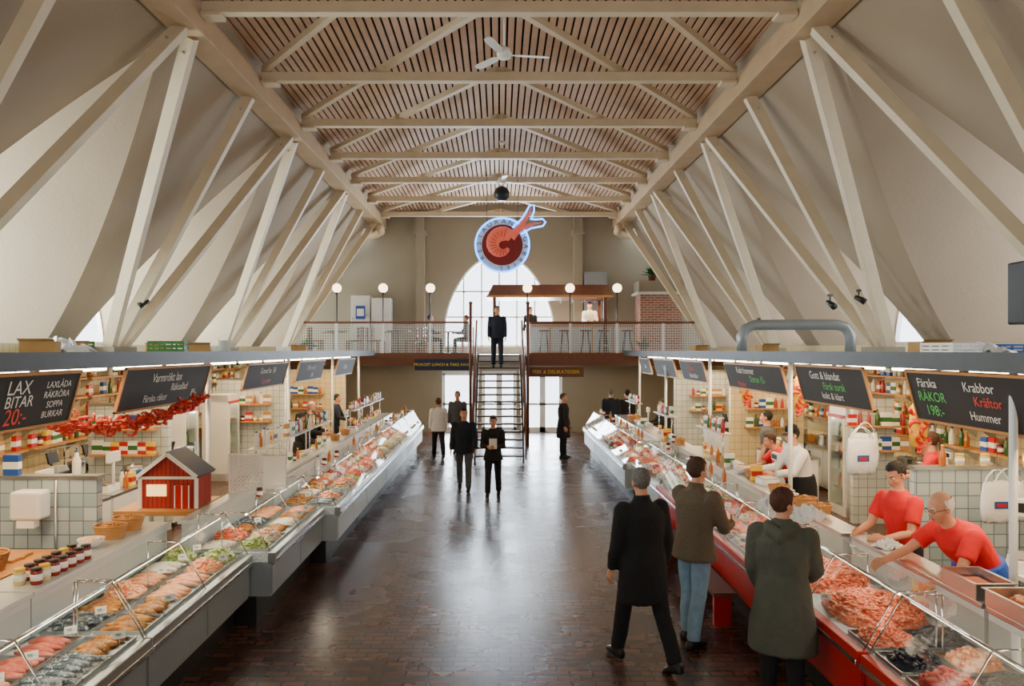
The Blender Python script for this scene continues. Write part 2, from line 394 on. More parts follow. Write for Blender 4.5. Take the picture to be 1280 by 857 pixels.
    if near:
        for sd in (-1, 1):
            E = MB(); E.ell((sd*.03, .074, .0), (.012, .010, .007), EYEW, Mh, 10, 6); E.ell((sd*.03, .0815, .0), (.005, .0045, .005), EYED, Mh, 8, 6); direct('eye', E)
            E = MB(); E.tube([Mh@V((sd*.015, .09, .02)), Mh@V((sd*.032, .087, .025)), Mh@V((sd*.047, .074, .019))], [.003, .004, .002], hair, 6); direct('eyebrow', E)
        E = MB(); E.ell((0, .095, -.0585), (.023, .005, .003), LIP, Mh, 10, 6); E.ell((0, .0945, -.0645), (.019, .006, .004), LIP, Mh, 10, 6); direct('mouth', E)
    if glasses:
        E = MB()
        for sd in (-1, 1):
            E.tube([Mh@V((sd*.032+.021*math.cos(q), .096, .0+.015*math.sin(q))) for q in [2*pi*k/14 for k in range(15)]], .002, BLACK, 6)
            E.tube([Mh@V((sd*.053, .094, .004)), Mh@V((sd*.078, .05, .004)), Mh@V((sd*.08, -.01, .0))], .002, BLACK, 6)
        E.tube([Mh@V((-.011, .098, .003)), Mh@V((.011, .098, .003))], .002, BLACK, 6); direct('glasses', E)
    # hair cap: tight at the hairline, tousled above, with an irregular lower edge
    Hh = MB(); nu, nv = 60, 44; vs = []; ok = []
    for i in range(nv+1):
        a = -pi/2+pi*i/nv
        for j in range(nu):
            b = 2*pi*j/nu; ux, uy, uz = math.cos(a)*math.cos(b), math.cos(a)*math.sin(b), math.sin(a)
            nz = noise.noise(V((ux*14, uy*14, uz*9+H))); n3 = noise.noise(V((ux*34+3, uy*34, uz*16+H)))
            k = 1.07+.06*noise.noise(V((ux*5, uy*5, uz*5+H)))+.05*nz+.05*n3+(.05 if style != 'short' else 0)
            if uz < 0 and style == 'short': k -= .03*min(1, -uz*2)
            p = V((0, -.012, .028))+V((ux*.074*k, uy*.092*k, uz*.092*k))
            if style == 'long' and uz < 0: p = V((ux*.085, -.02+min(uy, .35)*.09, .028+uz*.17))
            vs.append(p)
            z, y = p.z+.014*n3, p.y+.012*nz
            if style == 'bald': g = (z < .07 and z > -.055 and y < .012)
            elif style == 'long': g = z > .062 or (y < .028 and z > -.16)
            elif style == 'bob': g = z > .062 or (y < .022 and z > -.085)
            else: g = z > .066 or (y < -.012 and z > -.062) or (y < .018 and z > -.005) or (y < .04 and z > .03)
            ok.append(g)
    fs = []
    for i in range(nv):
        for j in range(nu):
            q = (i*nu+j, i*nu+(j+1) % nu, (i+1)*nu+(j+1) % nu, (i+1)*nu+j)
            if all(ok[x] for x in q): fs.append(q)
    Hh.add(vs, fs, hair, True, Mh)
    if style == 'bun': Hh.ell((0, -.115, .05), (.035, .035, .035), hair, Mh)
    if style == 'tail': Hh.tube([Mh@V((0, -.10, .05)), Mh@V((0, -.14, .0)), Mh@V((0, -.13, -.09)), Mh@V((0, -.11, -.17))], [.025, .03, .025, .008], hair, 10, rnd=True)
    direct('hair', Hh)
    if cap:
        C = MB(); C.lathe([(.082, .0), (.086, .03), (.078, .075), (.045, .1), (.01, .106)], (0, -.01, .045), cap, 18, Mh@Matrix.Rotation(.08, 4, 'X')); C.loft([[V((x, .06, .045)), V((x*.8, .13, .04)), V((x*.8, .13, .045)), V((x, .06, .055))] for x in (-.06, -.03, 0, .03, .06)], cap, False, True, Mh); direct('cap', C)
    if beard:
        Bd = MB(); Bd.ell((0, .04, -.075), (.055, .052, .04), beard, Mh); direct('beard', Bd)
    if apron:
        A = MB(); ar = [ringE(pel+V((0, .01, z)), a, b, X, V((0, 1, 0))) for z, a, b in ((-.5, .21, .17), (-.48, .212, .172), (-.2, .21*bulk, .17*bulk))]
        for t, a, b in ((0, .198*bulk, .16*bulk), (.13, .184*bulk, .146*bulk)):
            c, dd = spine(t); ar.append(ringE(c, a, b, X, wv(dd)))
        A.loft(ar, K)
        child('apron', scale(fuse(A, cv, apron, 'apron', 2, .003)))
    body.location = loc; body.rotation_euler = (0, 0, D(heading))
    return body

CBLK = mat('cloth_black', '#15151a', .9, bump=.3, bscale=40, var=.2); CNAVY = mat('cloth_navy', '#1d2230', .9, bump=.3, bscale=40, var=.2)
CBRN = mat('cloth_brown_tweed', '#665a4a', .95, bump=.5, bscale=120, var=.25, scale=60); COLV = mat('cloth_olive', '#4e5046', .85, bump=.3, bscale=30, var=.15)
CJEAN = mat('cloth_jeans', '#7d9bb3', .9, bump=.3, bscale=120, var=.2, scale=14); CRED = mat('cloth_red', '#dc1218', .8, var=.1, bump=.2, bscale=20)
CWHT = mat('cloth_white', '#e2e1df', .85, var=.04, bump=.2, bscale=20); CBEI = mat('cloth_beige', '#b8ac98', .9); CGRY = mat('cloth_grey', '#55565a', .9); CBLU = mat('apron_blue', '#1b4fc0', .7)
HGREY = mat('hair_grey', '#77736e', .85, bump=.9, bscale=120, var=.4, scale=40); HBLK = mat('hair_dark', '#1d1714', .7, bump=.5, bscale=90); HBRN = mat('hair_brown', '#4b3122', .7, bump=.7, bscale=90, var=.3, scale=40); HWHT = mat('hair_white', '#ece8e0', .85, bump=.5, bscale=120, var=.1, scale=40); HRED = mat('hair_auburn', '#4e2a1c', .7, bump=.7, bscale=90, var=.3, scale=40)

person('man in long black coat and trousers walking, grey hair', (1.32, 7.05, 0), 22, 1.86, 3, ((20, 6, 0), (-18, 8, 18)), ((4, 10, 14, 0), (-6, 10, 18, 0)), turn=-8, nod=4,
       top=CBLK, toplen=.34, flare=.0, bulk=1.16, bottom=CBLK, hair=HGREY, near=2, wr=.008, collar=True)
person('person in brown tweed jacket and light jeans pointing over the counter', (1.93, 7.6, 0), -52, 1.86, 4, ((6, 6, 0), (-8, 5, 0)), ((45, 12, 60, 25), (20, 12, 70, 25)), turn=-12, nod=2,
       top=CBRN, toplen=.14, flare=.02, bulk=1.14, bottom=CJEAN, hair=HBRN, near=2, style='bob', wr=.009, collar=True)
person('person in long olive parka with brown hair at the counter', (2.28, 6.18, 0), -28, 1.81, 0, ((2, 2, 0), (-2, 2, 0)), ((8, 10, 20, 12), (18, 10, 40, 20)), turn=-38, nod=12,
       top=COLV, toplen=.46, flare=.03, bulk=1.15, bottom=CBLK, hair=HRED, near=2, style='bob', collar=True, wr=.011, hood=True)
person('man in dark jacket and grey trousers walking down the aisle', (-.73, 15.9, 0), 178, 1.74, 2, ((16, 4, 0), (-14, 12, 14)), ((10, 12, 25, 0), (-5, 12, 30, 0)), top=CNAVY, toplen=.14, flare=.02, bulk=1.12, bottom=CGRY, hair=HBLK)
person('woman in dark jacket and trousers holding papers while walking', (-.12, 15.2, 0), 176, 1.62, 2, ((-8, 8, 8), (10, 3, 0)), ((15, 8, 75, 35), (12, 8, 80, 35)), nod=8, top=CBLK, toplen=.16, flare=.03, bulk=1.05, bottom=CBLK, hair=HBLK, style='bun')
person('woman in a cream jacket walking away', (-1.63, 20.6, 0), 15, 1.63, 0, ((10, 4, 0), (-10, 8, 10)), top=CWHT, toplen=.16, flare=.03, bulk=1.08, bottom=CBLK, hair=HBRN, style='bob', near=1)
person('man in grey jacket with dark trousers strolling', (-1.16, 21.4, 0), 170, 1.78, 0, ((8, 4, 0), (-8, 8, 8)), top=CGRY, toplen=.14, flare=.02, bulk=1.08, bottom=CGRY, hair=HGREY)
person('man in long dark coat waiting beside the counter', (1.72, 20.6, 0), -110, 1.76, 0, top=CBLK, toplen=.40, flare=.01, bulk=1.12, bottom=CBLK, hair=HBRN)
person('man in a dark suit coming down the stairs', (-.06, 22.72, 2.383), 180, 1.84, 0, ((5, 4, 0), (0, 4, 0)), top=CNAVY, toplen=.12, flare=.01, bulk=1.08, bottom=CNAVY, hair=HBLK)
person('person in dark clothes behind the upstairs bar', (1.05, 25.6, 2.75), 170, 1.6, 8, top=CBLK, bottom=CBLK, hair=HBLK, near=1)
person('guest in dark jacket seated at a gallery table', (-2.34, 25.6, 2.75), -90, 1.72, 4, ((84, 84, 0), (84, 84, 0)), ((30, 10, 60, 20), (30, 10, 60, 20)), top=CNAVY, bottom=CBLK, hair=HBLK)
person('guest in grey jacket seated at a gallery table', (-1.06, 25.6, 2.75), 90, 1.70, 4, ((84, 84, 0), (84, 84, 0)), ((30, 10, 60, 20), (30, 10, 60, 20)), top=CGRY, bottom=CBLK, hair=HBRN)
person('bartender in white shirt behind the upstairs bar', (3.0, 25.5, 2.75), 180, 1.76, 4, arms=((25, 10, 60, 20), (25, 10, 60, 20)), top=CWHT, bottom=CBLK, hair=HBLK)
person('shop assistant in black, dark tied hair, behind the counter', (-4.1, 15.8, 0), -80, 1.66, 6, arms=((20, 8, 50, 20), (20, 8, 50, 20)), nod=15, top=CBLK, bottom=CBLK, apron=CBLK, hair=HBLK, style='tail')
person('shop assistant in black with grey beard behind the counter', (-4.15, 16.8, 0), -100, 1.80, 5, arms=((20, 8, 60, 20), (20, 8, 60, 20)), nod=12, top=CBLK, bottom=CBLK, hair=HGREY, style='bald', beard=HGREY, bulk=1.15)
person('fishmonger, white hair, glasses, red shirt, blue apron, bending over shrimps', (4.06, 6.45, 0), 100, 1.88, 42, ((4, 4, 0), (-6, 4, 0)), ((38, 14, 28, 8), (50, 14, 20, 8)), nod=2, top=CRED, toplen=.02, bottom=CBLK, apron=CBLU, sleeve='short', hair=HWHT, near=2, bulk=1.16, style='bald', wr=.008, glasses=True)
person('fishmonger with dark hair in red shirt', (3.98, 7.55, 0), 112, 1.84, 10, arms=((25, 10, 55, 20), (25, 10, 55, 20)), nod=20, top=CRED, bottom=CBLK, sleeve='short', hair=HBLK, near=2)
person('fishmonger in white shirt and dark cap leaning at the counter', (4.3, 10.9, 0), 95, 1.86, 14, arms=((35, 12, 50, 10), (35, 12, 50, 10)), nod=12, top=CWHT, bottom=CBLK, apron=CBLK, hair=HBLK, cap=CBLK, bulk=1.12)
person('fishmonger in a grey shirt beside the back worktop', (4.85, 13.8, 0), 60, 1.84, 4, top=CGRY, bottom=CBLK, hair=HBLK, sleeve='short')
person('fishmonger in red shirt bending down behind the counter', (4.6, 12.0, 0), 90, 1.75, 42, arms=((40, 12, 40, 10), (40, 12, 40, 10)), top=CRED, bottom=CBLK, hair=HBRN, sleeve='short')
person('woman in red shirt working at the back worktop', (6.1, 10.7, 0), 60, 1.78, 8, arms=((30, 12, 60, 10), (30, 12, 60, 10)), top=CRED, bottom=CBLK, hair=HBRN, sleeve='short', style='tail')
person('customer in a dark jacket queueing by the far counters', (3.25, 22.3, 0), -20, 1.80, 0, top=CNAVY, toplen=.14, bulk=1.1, bottom=CBLK, hair=HGREY)
person('customer in a black coat queueing by the far counters', (3.75, 22.5, 0), 20, 1.76, 0, top=CBLK, toplen=.35, bulk=1.1, bottom=CBLK, hair=HBLK)
person('shop assistant in dark clothes leaning over the counter', (4.15, 18.9, 0), 95, 1.74, 14, arms=((35, 12, 50, 10), (35, 12, 50, 10)), top=CBLK, bottom=CBLK, hair=HBLK)
person('shop assistant in dark shirt beside the far partition', (-4.4, 20.6, 0), -90, 1.74, 5, arms=((25, 12, 50, 10), (25, 12, 50, 10)), top=CNAVY, bottom=CBLK, hair=HBLK)

# ------------------------------------------------------------------ room shell
YB, YF = -4.0, 27.0
ST = dict(kind='structure')
m = MB(); m.bb(-9.4, 9.4, YB-.2, YF+.3, -.2, 0, FLOOR); m.out('floor', origin=(0, 0, 0), **ST)
NODES = [7.7, 12.9, 18.1, 23.3]
DORM = [-5.3, -.1, 5.1, 10.3, 15.5, 20.7, 25.9]
def xr(z): return 7.4-(z-3.0)*(3.0/4.2)
def wz(z):
    t = max(0, min(1, (z-3.0)/4.0)); return 2.2*(1-t**1.5)
cl = lambda y: max(YB+.03, min(YF-.03, y))
NZ = 18; ZS = [3.0+4.0*i/NZ for i in range(NZ+1)]
for sd, nm in ((-1, 'wall_left'), (1, 'wall_right')):
    m = MB()
    for i in range(NZ):
        z0, z1 = ZS[i], ZS[i+1]
        for a in range(len(DORM)-1):
            ya0, yb0 = cl(DORM[a]+wz(z0)), cl(DORM[a+1]-wz(z0)); ya1, yb1 = cl(DORM[a]+wz(z1)), cl(DORM[a+1]-wz(z1))
            m.quad((sd*xr(z0), ya0, z0), (sd*xr(z0), yb0, z0), (sd*xr(z1), yb1, z1), (sd*xr(z1), ya1, z1), PLASTER)
    for yc in DORM[1:]:
        for q in (-1, 1):
            inner = [(sd*xr(z), cl(yc+q*wz(z)), z) for z in ZS]; outer = [(sd*9.2, cl(yc+q*wz(z)), z) for z in ZS]
            m.loft([inner, outer], PLASTER, True, False, closed=False)
        m.quad((sd*7.4, cl(yc-2.2), 3), (sd*7.4, cl(yc+2.2), 3), (sd*9.2, cl(yc+2.2), 3), (sd*9.2, cl(yc-2.2), 3), PLASTER)
    m.quad((sd*xr(7), YB, 7), (sd*xr(7), YF, 7), (sd*xr(7.95), YF, 7.95), (sd*xr(7.95), YB, 7.95), PLASTER)
    m.quad((sd*7.4, YB, 0), (sd*7.4, YF, 0), (sd*7.4, YF, 3), (sd*7.4, YB, 3), TILEY)
    m.out(nm, origin=(0, 0, 0), **ST)
    for k, yc in enumerate(DORM[1:]):
        w = MB(); x = sd*9.15
        for i in range(NZ):
            for q in (-1, 1): w.beam((x, cl(yc+q*wz(ZS[i])), ZS[i]), (x, cl(yc+q*wz(ZS[i+1]))+.001, ZS[i+1]), .08, .1, WHITE, up=(1, 0, 0))
        w.beam((x, cl(yc-2.2), 3.04), (x, cl(yc+2.2), 3.04), .08, .08, WHITE)
        for zz in (4.0, 5.0): w.beam((x, cl(yc-wz(zz)), zz), (x, cl(yc+wz(zz)), zz), .04, .05, WHITE)
        for yy in (-1, 0, 1):
            zt = max(z for z in ZS if wz(z) >= abs(yy))
            if YB < yc+yy < YF: w.beam((x, yc+yy, 3.0), (x, yc+yy, zt), .05, .05, WHITE, up=(1, 0, 0))
        w.out('window_%d' % (k+1+(6 if sd > 0 else 0)), **ST)
ZE, ZR = 7.72, 8.05
m = MB()
for sd in (-1, 1):
    m.quad((0, YB, ZR+.12), (0, YF, ZR+.12), (sd*4.3, YF, ZE+.12), (sd*4.3, YB, ZE+.12), DARKGAP)
    for k in range(33):
        x = .065+k*.128; z = ZR+(ZE-ZR)*x/4.2
        m.bb(sd*x-.047, sd*x+.047, YB, YF, z-.012, z+.012, SLAT)
m.out('ceiling', origin=(0, 0, 0), **ST)
GW = 1.92; ZW0, ZW1 = 3.0, 6.25
def gw(z):
    t = (z-ZW0)/(ZW1-ZW0)
    return GW if t <= .25 else GW*math.sqrt(max(0, 1-((t-.25)/.75)**1.5))
def gable(y, nm, dirn, doors):
    m = MB(); N = 20; zs = [ZW0+(ZW1-ZW0)*i/N for i in range(N+1)]
    for i in range(N):
        a, b = zs[i], zs[i+1]
        for sd in (-1, 1):
            m.quad((sd*gw(a), y, a), (sd*9.4, y, a), (sd*9.4, y, b), (sd*gw(b), y, b), WALLEND)
            m.quad((sd*gw(a), y, a), (sd*gw(a), y+dirn*.3, a), (sd*gw(b), y+dirn*.3, b), (sd*gw(b), y, b), WALLEND)
    m.quad((-9.4, y, ZW1), (9.4, y, ZW1), (9.4, y, 9), (-9.4, y, 9), WALLEND)
    xs = [-9.4]+[x for d_ in doors for x in d_]+[9.4]
    for i in range(0, len(xs), 2): m.quad((xs[i], y, 0), (xs[i+1], y, 0), (xs[i+1], y, 2.15), (xs[i], y, 2.15), WALLEND)
    m.quad((-9.4, y, 2.15), (9.4, y, 2.15), (9.4, y, 3), (-9.4, y, 3), WALLEND)
    m.out(nm, origin=(0, 0, 0), **ST)
DOORS = [(-2.0, -.85), (-.6, .6), (.85, 2.2)]
gable(YF, 'wall_back', 1, DOORS); gable(YB, 'wall_front', -1, [])
w = MB(); y = YF+.15
pts = [(gw(z), z) for z in [3.0+3.25*i/20 for i in range(21)]]
for sd in (-1, 1):
    for i in range(20): w.beam((sd*pts[i][0], y, pts[i][1]), (sd*pts[i+1][0], y, pts[i+1][1]), .1, .1, WHITE, up=(0, 1, 0))
for x in (-1.25, -.62, 0, .62, 1.25):
    zt = max(z for g, z in pts if g >= abs(x)); w.beam((x, y, 3.0), (x, y, zt), .05, .06, WHITE, up=(0, 1, 0))
for z in (3.03, 4.05, 4.95): w.beam((-gw(z), y, z), (gw(z), y, z), .06, .06, WHITE)
w.add([(sd*g, y+.03, z) for sd in (-1, 1) for g, z in pts], [tuple(range(21))+tuple(range(41, 20, -1))], WGLASS)
w.out('window_13', **ST)
for k, (x0, x1) in enumerate(DOORS):
    d = MB(); n = 2 if x1-x0 > 1.16 else 1; wd = (x1-x0)/n
    d.bb(x0, x1, YF, YF+.12, 2.09, 2.15, WHITE)
    for i in range(n):
        a = x0+i*wd; b = a+wd
        for xx in (a+.05, b-.05): d.bb(xx-.05, xx+.05, YF+.02, YF+.08, 0, 2.1, WHITE)
        for z0, z1 in ((0, .18), (.95, 1.03), (2.0, 2.1)): d.bb(a, b, YF+.02, YF+.08, z0, z1, WHITE)
        d.bb(a+.1, b-.1, YF+.045, YF+.05, .18, 2.0, WGLASS); d.cyl((b-.14, YF-.04, .9), (b-.14, YF-.04, 1.2), .012, CHROME)
    d.out('door_%d' % (k+1), **ST)
for x in (-2.75, 2.75):
    m = MB(); m.bb(x-.15, x+.15, YF-.3, YF-.01, 2.75, 7.6, WALLEND); m.bb(x-.22, x+.22, YF-.36, YF-.01, 6.9, 7.05, WALLEND)
    m.out('wall_post', label='plastered vertical post on the end wall beside the arched window', cat='post', group='end wall posts')

# roof timber
for sd in (-1, 1):
    m = MB(); m.bb(sd*3.98, sd*4.38, YB, YF-.01, 7.14, 7.46, TIMBER2); m.bb(sd*4.10, sd*4.44, YB, YF-.01, 7.46, 7.70, TIMBER2)
    m.out('purlin_beam', label='long cream painted timber purlin along the ceiling edge', cat='beam', group='purlins', bevel=.01)
for i in range(-4, 7):
    y = 10.3+2.6*i
    if y > 26.9: continue
    m = MB(); m.bb(-3.97, 3.97, y-.08, y+.08, 7.39, 7.54, TIMBER)
    for sd in (-1, 1): m.bb(sd*3.7, sd*3.97, y-.12, y+.12, 7.34, 7.39, TIMBER)
    m.out('tie_beam', label='cream painted timber tie beam spanning under the slatted ceiling', cat='beam', group='tie beams', bevel=.008)
    for sd in (-1, 1):
        y2 = y+5.2; x2 = 3.95
        if y2 > 26.9: f = (26.9-y)/5.2; y2 = 26.9; x2 = 3.95*f
        m = MB(); m.beam((sd*.03, y, 7.60), (sd*x2, y2, 7.60), .10, .10, TIMBER)
        m.out('brace_beam', label='slim diagonal timber brace under the slatted ceiling', cat='beam', group='ceiling braces')
def strut(p1, p2):
    m = MB(); p1, p2 = V(p1), V(p2); m.beam(p1, p2, .14, .18, TIMBER, up=(1 if p1.x > 0 else -1, 0, .5))
    d = (p2-p1).normalized()
    m.cyl(p1+d*.25+V((0, -.1, 0)), p1+d*.25+V((0, .1, 0)), .02, STEEL)
    m.out('roof_strut', label='slanting cream timber roof strut between purlin and wall foot', cat='beam', group='roof struts', bevel=.008)
for sd in (-1, 1):
    for y in [2.5]+NODES:
        foot = 6.44
        for k, dy in enumerate((-2.45, 0, 2.45)):
            if y+dy > 26.8: continue
            strut((sd*4.2, y+dy, 7.15), (sd*foot, y+(k-1)*.22, 2.96))
        m = MB(); m.box((sd*foot, y, 2.9), (.34, .8, .1), WALLEND); m.out('strut_base', label='small plinth where roof struts meet above the stall canopy', cat='plinth', group='strut plinths')

for sd in (-1, 1):
    m = MB(); m.bb(sd*3.8, sd*7.38, .5, 23.0, 2.76, 2.85, PANELW); m.bb(sd*3.72, sd*3.8, .5, 23.0, 2.73, 2.88, FASC)
    m.out('stall_canopy', label='long flat stall canopy with dark grey fascia edge', cat='canopy', group='stall canopies')

m = MB(); m.bb(-7.38, -.78, 23.3, YF-.01, 2.5, 2.75, WHITE); m.bb(.78, 7.38, 23.3, YF-.01, 2.5, 2.75, WHITE); m.bb(-.78, .78, 23.45, YF-.01, 2.5, 2.75, WHITE)
m.bb(-7.38, -.78, 23.22, 23.3, 2.42, 2.8, BROWNW); m.bb(.78, 7.38, 23.22, 23.3, 2.42, 2.8, BROWNW)
m.out('balcony_floor', label='gallery floor slab with brown wooden edge board', cat='balcony')
st = root('staircase', (0, 19.7, 0), 'open dark brown staircase rising to the restaurant gallery', 'staircase')
for i in range(1, 16):
    m = MB(); z = 2.75*i/15; y = 19.7+.24*(i-1); m.bb(-.60, .60, y, y+.25, z-.04, z, STAIRB); m.out('tread', st)
for sd in (-1, 1):
    m = MB(); m.prism([(sd*.60, 19.6, 0), (sd*.60, 19.95, 0), (sd*.60, 23.2, 2.45), (sd*.60, 23.2, 2.78), (sd*.60, 23.05, 2.78), (sd*.60, 19.6, .2)], (sd*.05, 0, 0), STAIRB); m.out('stringer', st)
    m = MB()
    for f in (0, .25, .5, .75, 1.0):
        y = 19.68+3.5*f; z = .1+2.65*f; m.cyl((sd*.68, y, z), (sd*.68, y, z+1.0), .02, BROWNW)
    m.tube([(sd*.68, 19.66, 1.1), (sd*.68, 23.2, 3.78)], .03, BROWNW, 10)
    for hh in (.35, .65): m.tube([(sd*.68, 19.66, .1+hh), (sd*.68, 23.2, 2.78+hh)], .012, DARKM, 8)
    m.out('handrail', st)
for sd in (-1, 1):
    m = MB(); m.cyl((sd*.86, 23.1, 0), (sd*.86, 23.1, 4.3), .045, BROWNW); m.ell((sd*.86, 23.1, 4.3), .06, BROWNW)
    m.out('stair_post', label='tall brown post beside the staircase', cat='post', group='stair posts')
for sd in (-1, 1):
    xs = [.92, 2.16, 3.58, 4.98, 6.3] if sd > 0 else [.92, 2.10, 3.54, 4.95, 6.3]
    for a, b in zip(xs[:-1], xs[1:]):
        r = root('balcony_railing', (sd*(a+b)/2, 23.3, 2.75), 'grey wire mesh railing panel with brown handrail', 'railing', 'gallery railing panels')
        m = MB(); x0, x1 = sd*a, sd*b; y = 23.32
        m.bb(min(x0, x1), max(x0, x1), y-.03, y+.03, 3.70, 3.76, BROWNW); m.out('handrail', r)
        for x in (x0+sd*.02, x1-sd*.02):
            m = MB(); m.bb(x-.018, x+.018, y-.018, y+.018, 2.75, 3.70, WHITE); m.out('post', r)
        m = MB(); w = abs(x1-x0); lo = min(x0, x1)
        n = int(w/.07)
        for i in range(1, n): m.bb(lo+w*i/n-.005, lo+w*i/n+.005, y-.004, y+.004, 2.83, 3.66, WHITE)
        for i in range(12): z = 2.83+.83*i/11; m.bb(lo+.02, lo+w-.02, y-.004, y+.004, z-.005, z+.005, WHITE)
        m.out('wire_mesh', r)
def b_globe():
    r = root('globe_lamp', (0, 0, 0), 'round warm white globe lamp on a thin railing post', 'lamp', 'gallery globe lamps')
    m = MB(); m.cyl((0, 0, 0), (0, 0, 1.9), .02, DARKM); m.lathe([(.05, 1.86), (.05, 1.9), (.03, 1.93)], (0, 0, 0), DARKM); m.out('pole', r)
    m = MB(); m.ell((0, 0, 2.03), .14, GLOBE, None, 20, 14); m.out('lamp_shade', r); return r
BUILD['globe'] = b_globe
for x in (-4.95, -3.54, -2.10, .86, 2.16, 3.6): place('globe', (x, 23.42, 2.75))

def flat_sign(label, x0, x1, z0, z1, y, bg, texts, name='sign_board'):
    r = root(name, ((x0+x1)/2, y, z0), label, 'sign'); m = MB(); m.bb(x0, x1, y-.02, y+.02, z0, z1, bg); m.out('board', r)
    m = MB()
    for t, s_, c, x, z in texts: m.text(t, s_, c, (x, y-.02, z), (1, 0, 0), (0, 0, 1))
    m.out('lettering', r); return r
flat_sign('dark board with yellow letters advertising breakfast and lunch', -2.55, -.85, 2.28, 2.62, 23.18, NAVY, [('FRUKOST LUNCH & TAKE AWAY', .118, YEL, -1.70, 2.45)])
flat_sign('brown shop board with yellow letters under the gallery edge', .9, 2.55, 2.08, 2.38, 23.18, BROWNW, [('FISK & DELIKATESSER', .15, YEL, 1.72, 2.23)])

r = root('bar_canopy', (1.6, 25.0, 2.75), 'reddish brown wooden canopy over the restaurant bar', 'canopy')
for x in (-.15, 3.35):
    for y in (24.3, 25.8): m = MB(); m.bb(x-.05, x+.05, y-.05, y+.05, 2.75, 4.55, BROWNW); m.out('post', r)
m = MB(); m.prism([(-.4, 24.2, 4.55), (3.6, 24.2, 4.55), (3.45, 24.2, 4.95), (-.2, 24.2, 4.95)], (0, 1.7, 0), BROWNW); m.bb(-.4, 3.6, 24.17, 24.2, 4.55, 4.62, PINE); m.out('roof', r)
for i in range(9):
    g = MB(); x = .1+i*.37
    g.lathe([(.035, 0), (.03, .07), (.006, .09), (.006, .15), (.03, .155)], (x, 24.5, 4.39), GLASS, 10); g.out('wine_glass', label='upside down wine glass hanging under the bar canopy', cat='glass', group='hanging wine glasses')
r = root('bar_counter', (2.0, 24.6, 2.75), 'lit restaurant bar counter with pale panelled front', 'counter')
m = MB(); m.bb(.95, 4.3, 24.45, 25.0, 2.75, 3.72, PINE); m.out('body', r)
m = MB(); m.bb(.85, 4.4, 24.35, 25.1, 3.72, 3.78, BROWNW); m.out('worktop', r)
for i in range(5):
    m = MB(); x = 1.0+i*.66; m.bb(x, x+.6, 24.42, 24.45, 2.85, 3.6, PANELW); m.out('front_panel', r)
def b_stool():
    r = root('bar_stool', (0, 0, 0), 'dark bar stool with round wooden seat', 'stool', 'gallery bar stools')
    m = MB(); m.lathe([(.17, .72), (.18, .74), (.18, .76), (.15, .78)], (0, 0, 0), BROWNW); m.out('seat', r)
    for k in range(4):
        a = pi/4+k*pi/2; m = MB(); m.cyl((.1*math.cos(a), .1*math.sin(a), .72), (.2*math.cos(a), .2*math.sin(a), 0), .014, DARKM, n=8); m.out('leg', r)
    m = MB(); m.tube([(.16*math.cos(2*pi*k/16), .16*math.sin(2*pi*k/16), .28) for k in range(17)], .009, CHROME, 6); m.out('foot_ring', r)
    return r
BUILD['stool'] = b_stool
for x in (1.4, 2.05, 2.7, 3.25, 4.0): place('stool', (x, 23.95, 2.75))
def b_chair():
    r = root('chair', (0, 0, 0), 'dark wooden restaurant chair', 'chair', 'gallery chairs')
    m = MB(); m.bb(-.2, .2, -.2, .2, .43, .46, BROWNW); m.out('seat', r, bevel=.01)
    for x in (-.18, .18):
        for y in (-.18, .18): m = MB(); m.bb(x-.018, x+.018, y-.018, y+.018, 0, .43, BROWNW); m.out('leg', r)
    m = MB()
    for x in (-.18, .18): m.bb(x-.018, x+.018, .165, .2, .46, .9, BROWNW)
    for z in (.62, .74, .86): m.bb(-.18, .18, .17, .19, z-.025, z+.025, BROWNW)
    m.out('backrest', r); return r
BUILD['chair'] = b_chair
def b_table():
    r = root('table', (0, 0, 0), 'small round restaurant table', 'table', 'gallery tables')
    m = MB(); m.lathe([(.36, .72), (.38, .73), (.38, .75), (.36, .76)], (0, 0, 0), BROWNW, 24); m.out('tabletop', r)
    m = MB(); m.cyl((0, 0, .03), (0, 0, .72), .03, DARKM); m.lathe([(.22, 0), (.22, .02), (.05, .05)], (0, 0, 0), DARKM); m.out('pedestal', r); return r
BUILD['table'] = b_table
for x, y in ((-1.7, 25.6), (-3.2, 24.5), (-5.3, 25.0), (-3.6, 25.8), (-5.6, 26.0)):
    place('table', (x, y, 2.75)); place('chair', (x-.66, y, 2.75), pi/2); place('chair', (x+.66, y, 2.75), -pi/2)
def b_fridge():
    r = root('refrigerator', (0, 0, 0), 'tall white refrigerator against the end wall', 'refrigerator', 'refrigerators')
    m = MB(); m.bb(-.33, .33, -.3, .3, .03, 1.75, WHITE); m.out('body', r, bevel=.02)
    m = MB(); m.bb(-.32, .32, -.34, -.305, .08, 1.15, WHITE); m.out('door', r, bevel=.01)
    m = MB(); m.bb(-.32, .32, -.34, -.305, 1.17, 1.73, WHITE); m.out('door', r, bevel=.01)
    m = MB(); m.cyl((-.27, -.37, .8), (-.27, -.37, 1.1), .012, CHROME); m.out('handle', r); return r
BUILD['fridge'] = b_fridge
place('fridge', (-4.75, 26.6, 2.75), 0, (1, 1, 1.15)); place('fridge', (-4.05, 26.6, 2.75), 0, (1, 1, 1.1))
m = MB(); m.bb(4.7, 6.1, 25.6, 26.6, 2.75, 4.75, BRICKW); m.out('brick_kiosk', label='red brick block beside the restaurant bar', cat='brick wall')
m = MB(); m.bb(4.6, 6.2, 25.5, 26.7, 4.75, 4.83, WHITE); m.bb(4.65, 6.15, 25.55, 26.65, 4.83, 5.2, WALLEND); m.out('kiosk_top', label='pale cap resting on the red brick block', cat='cap')
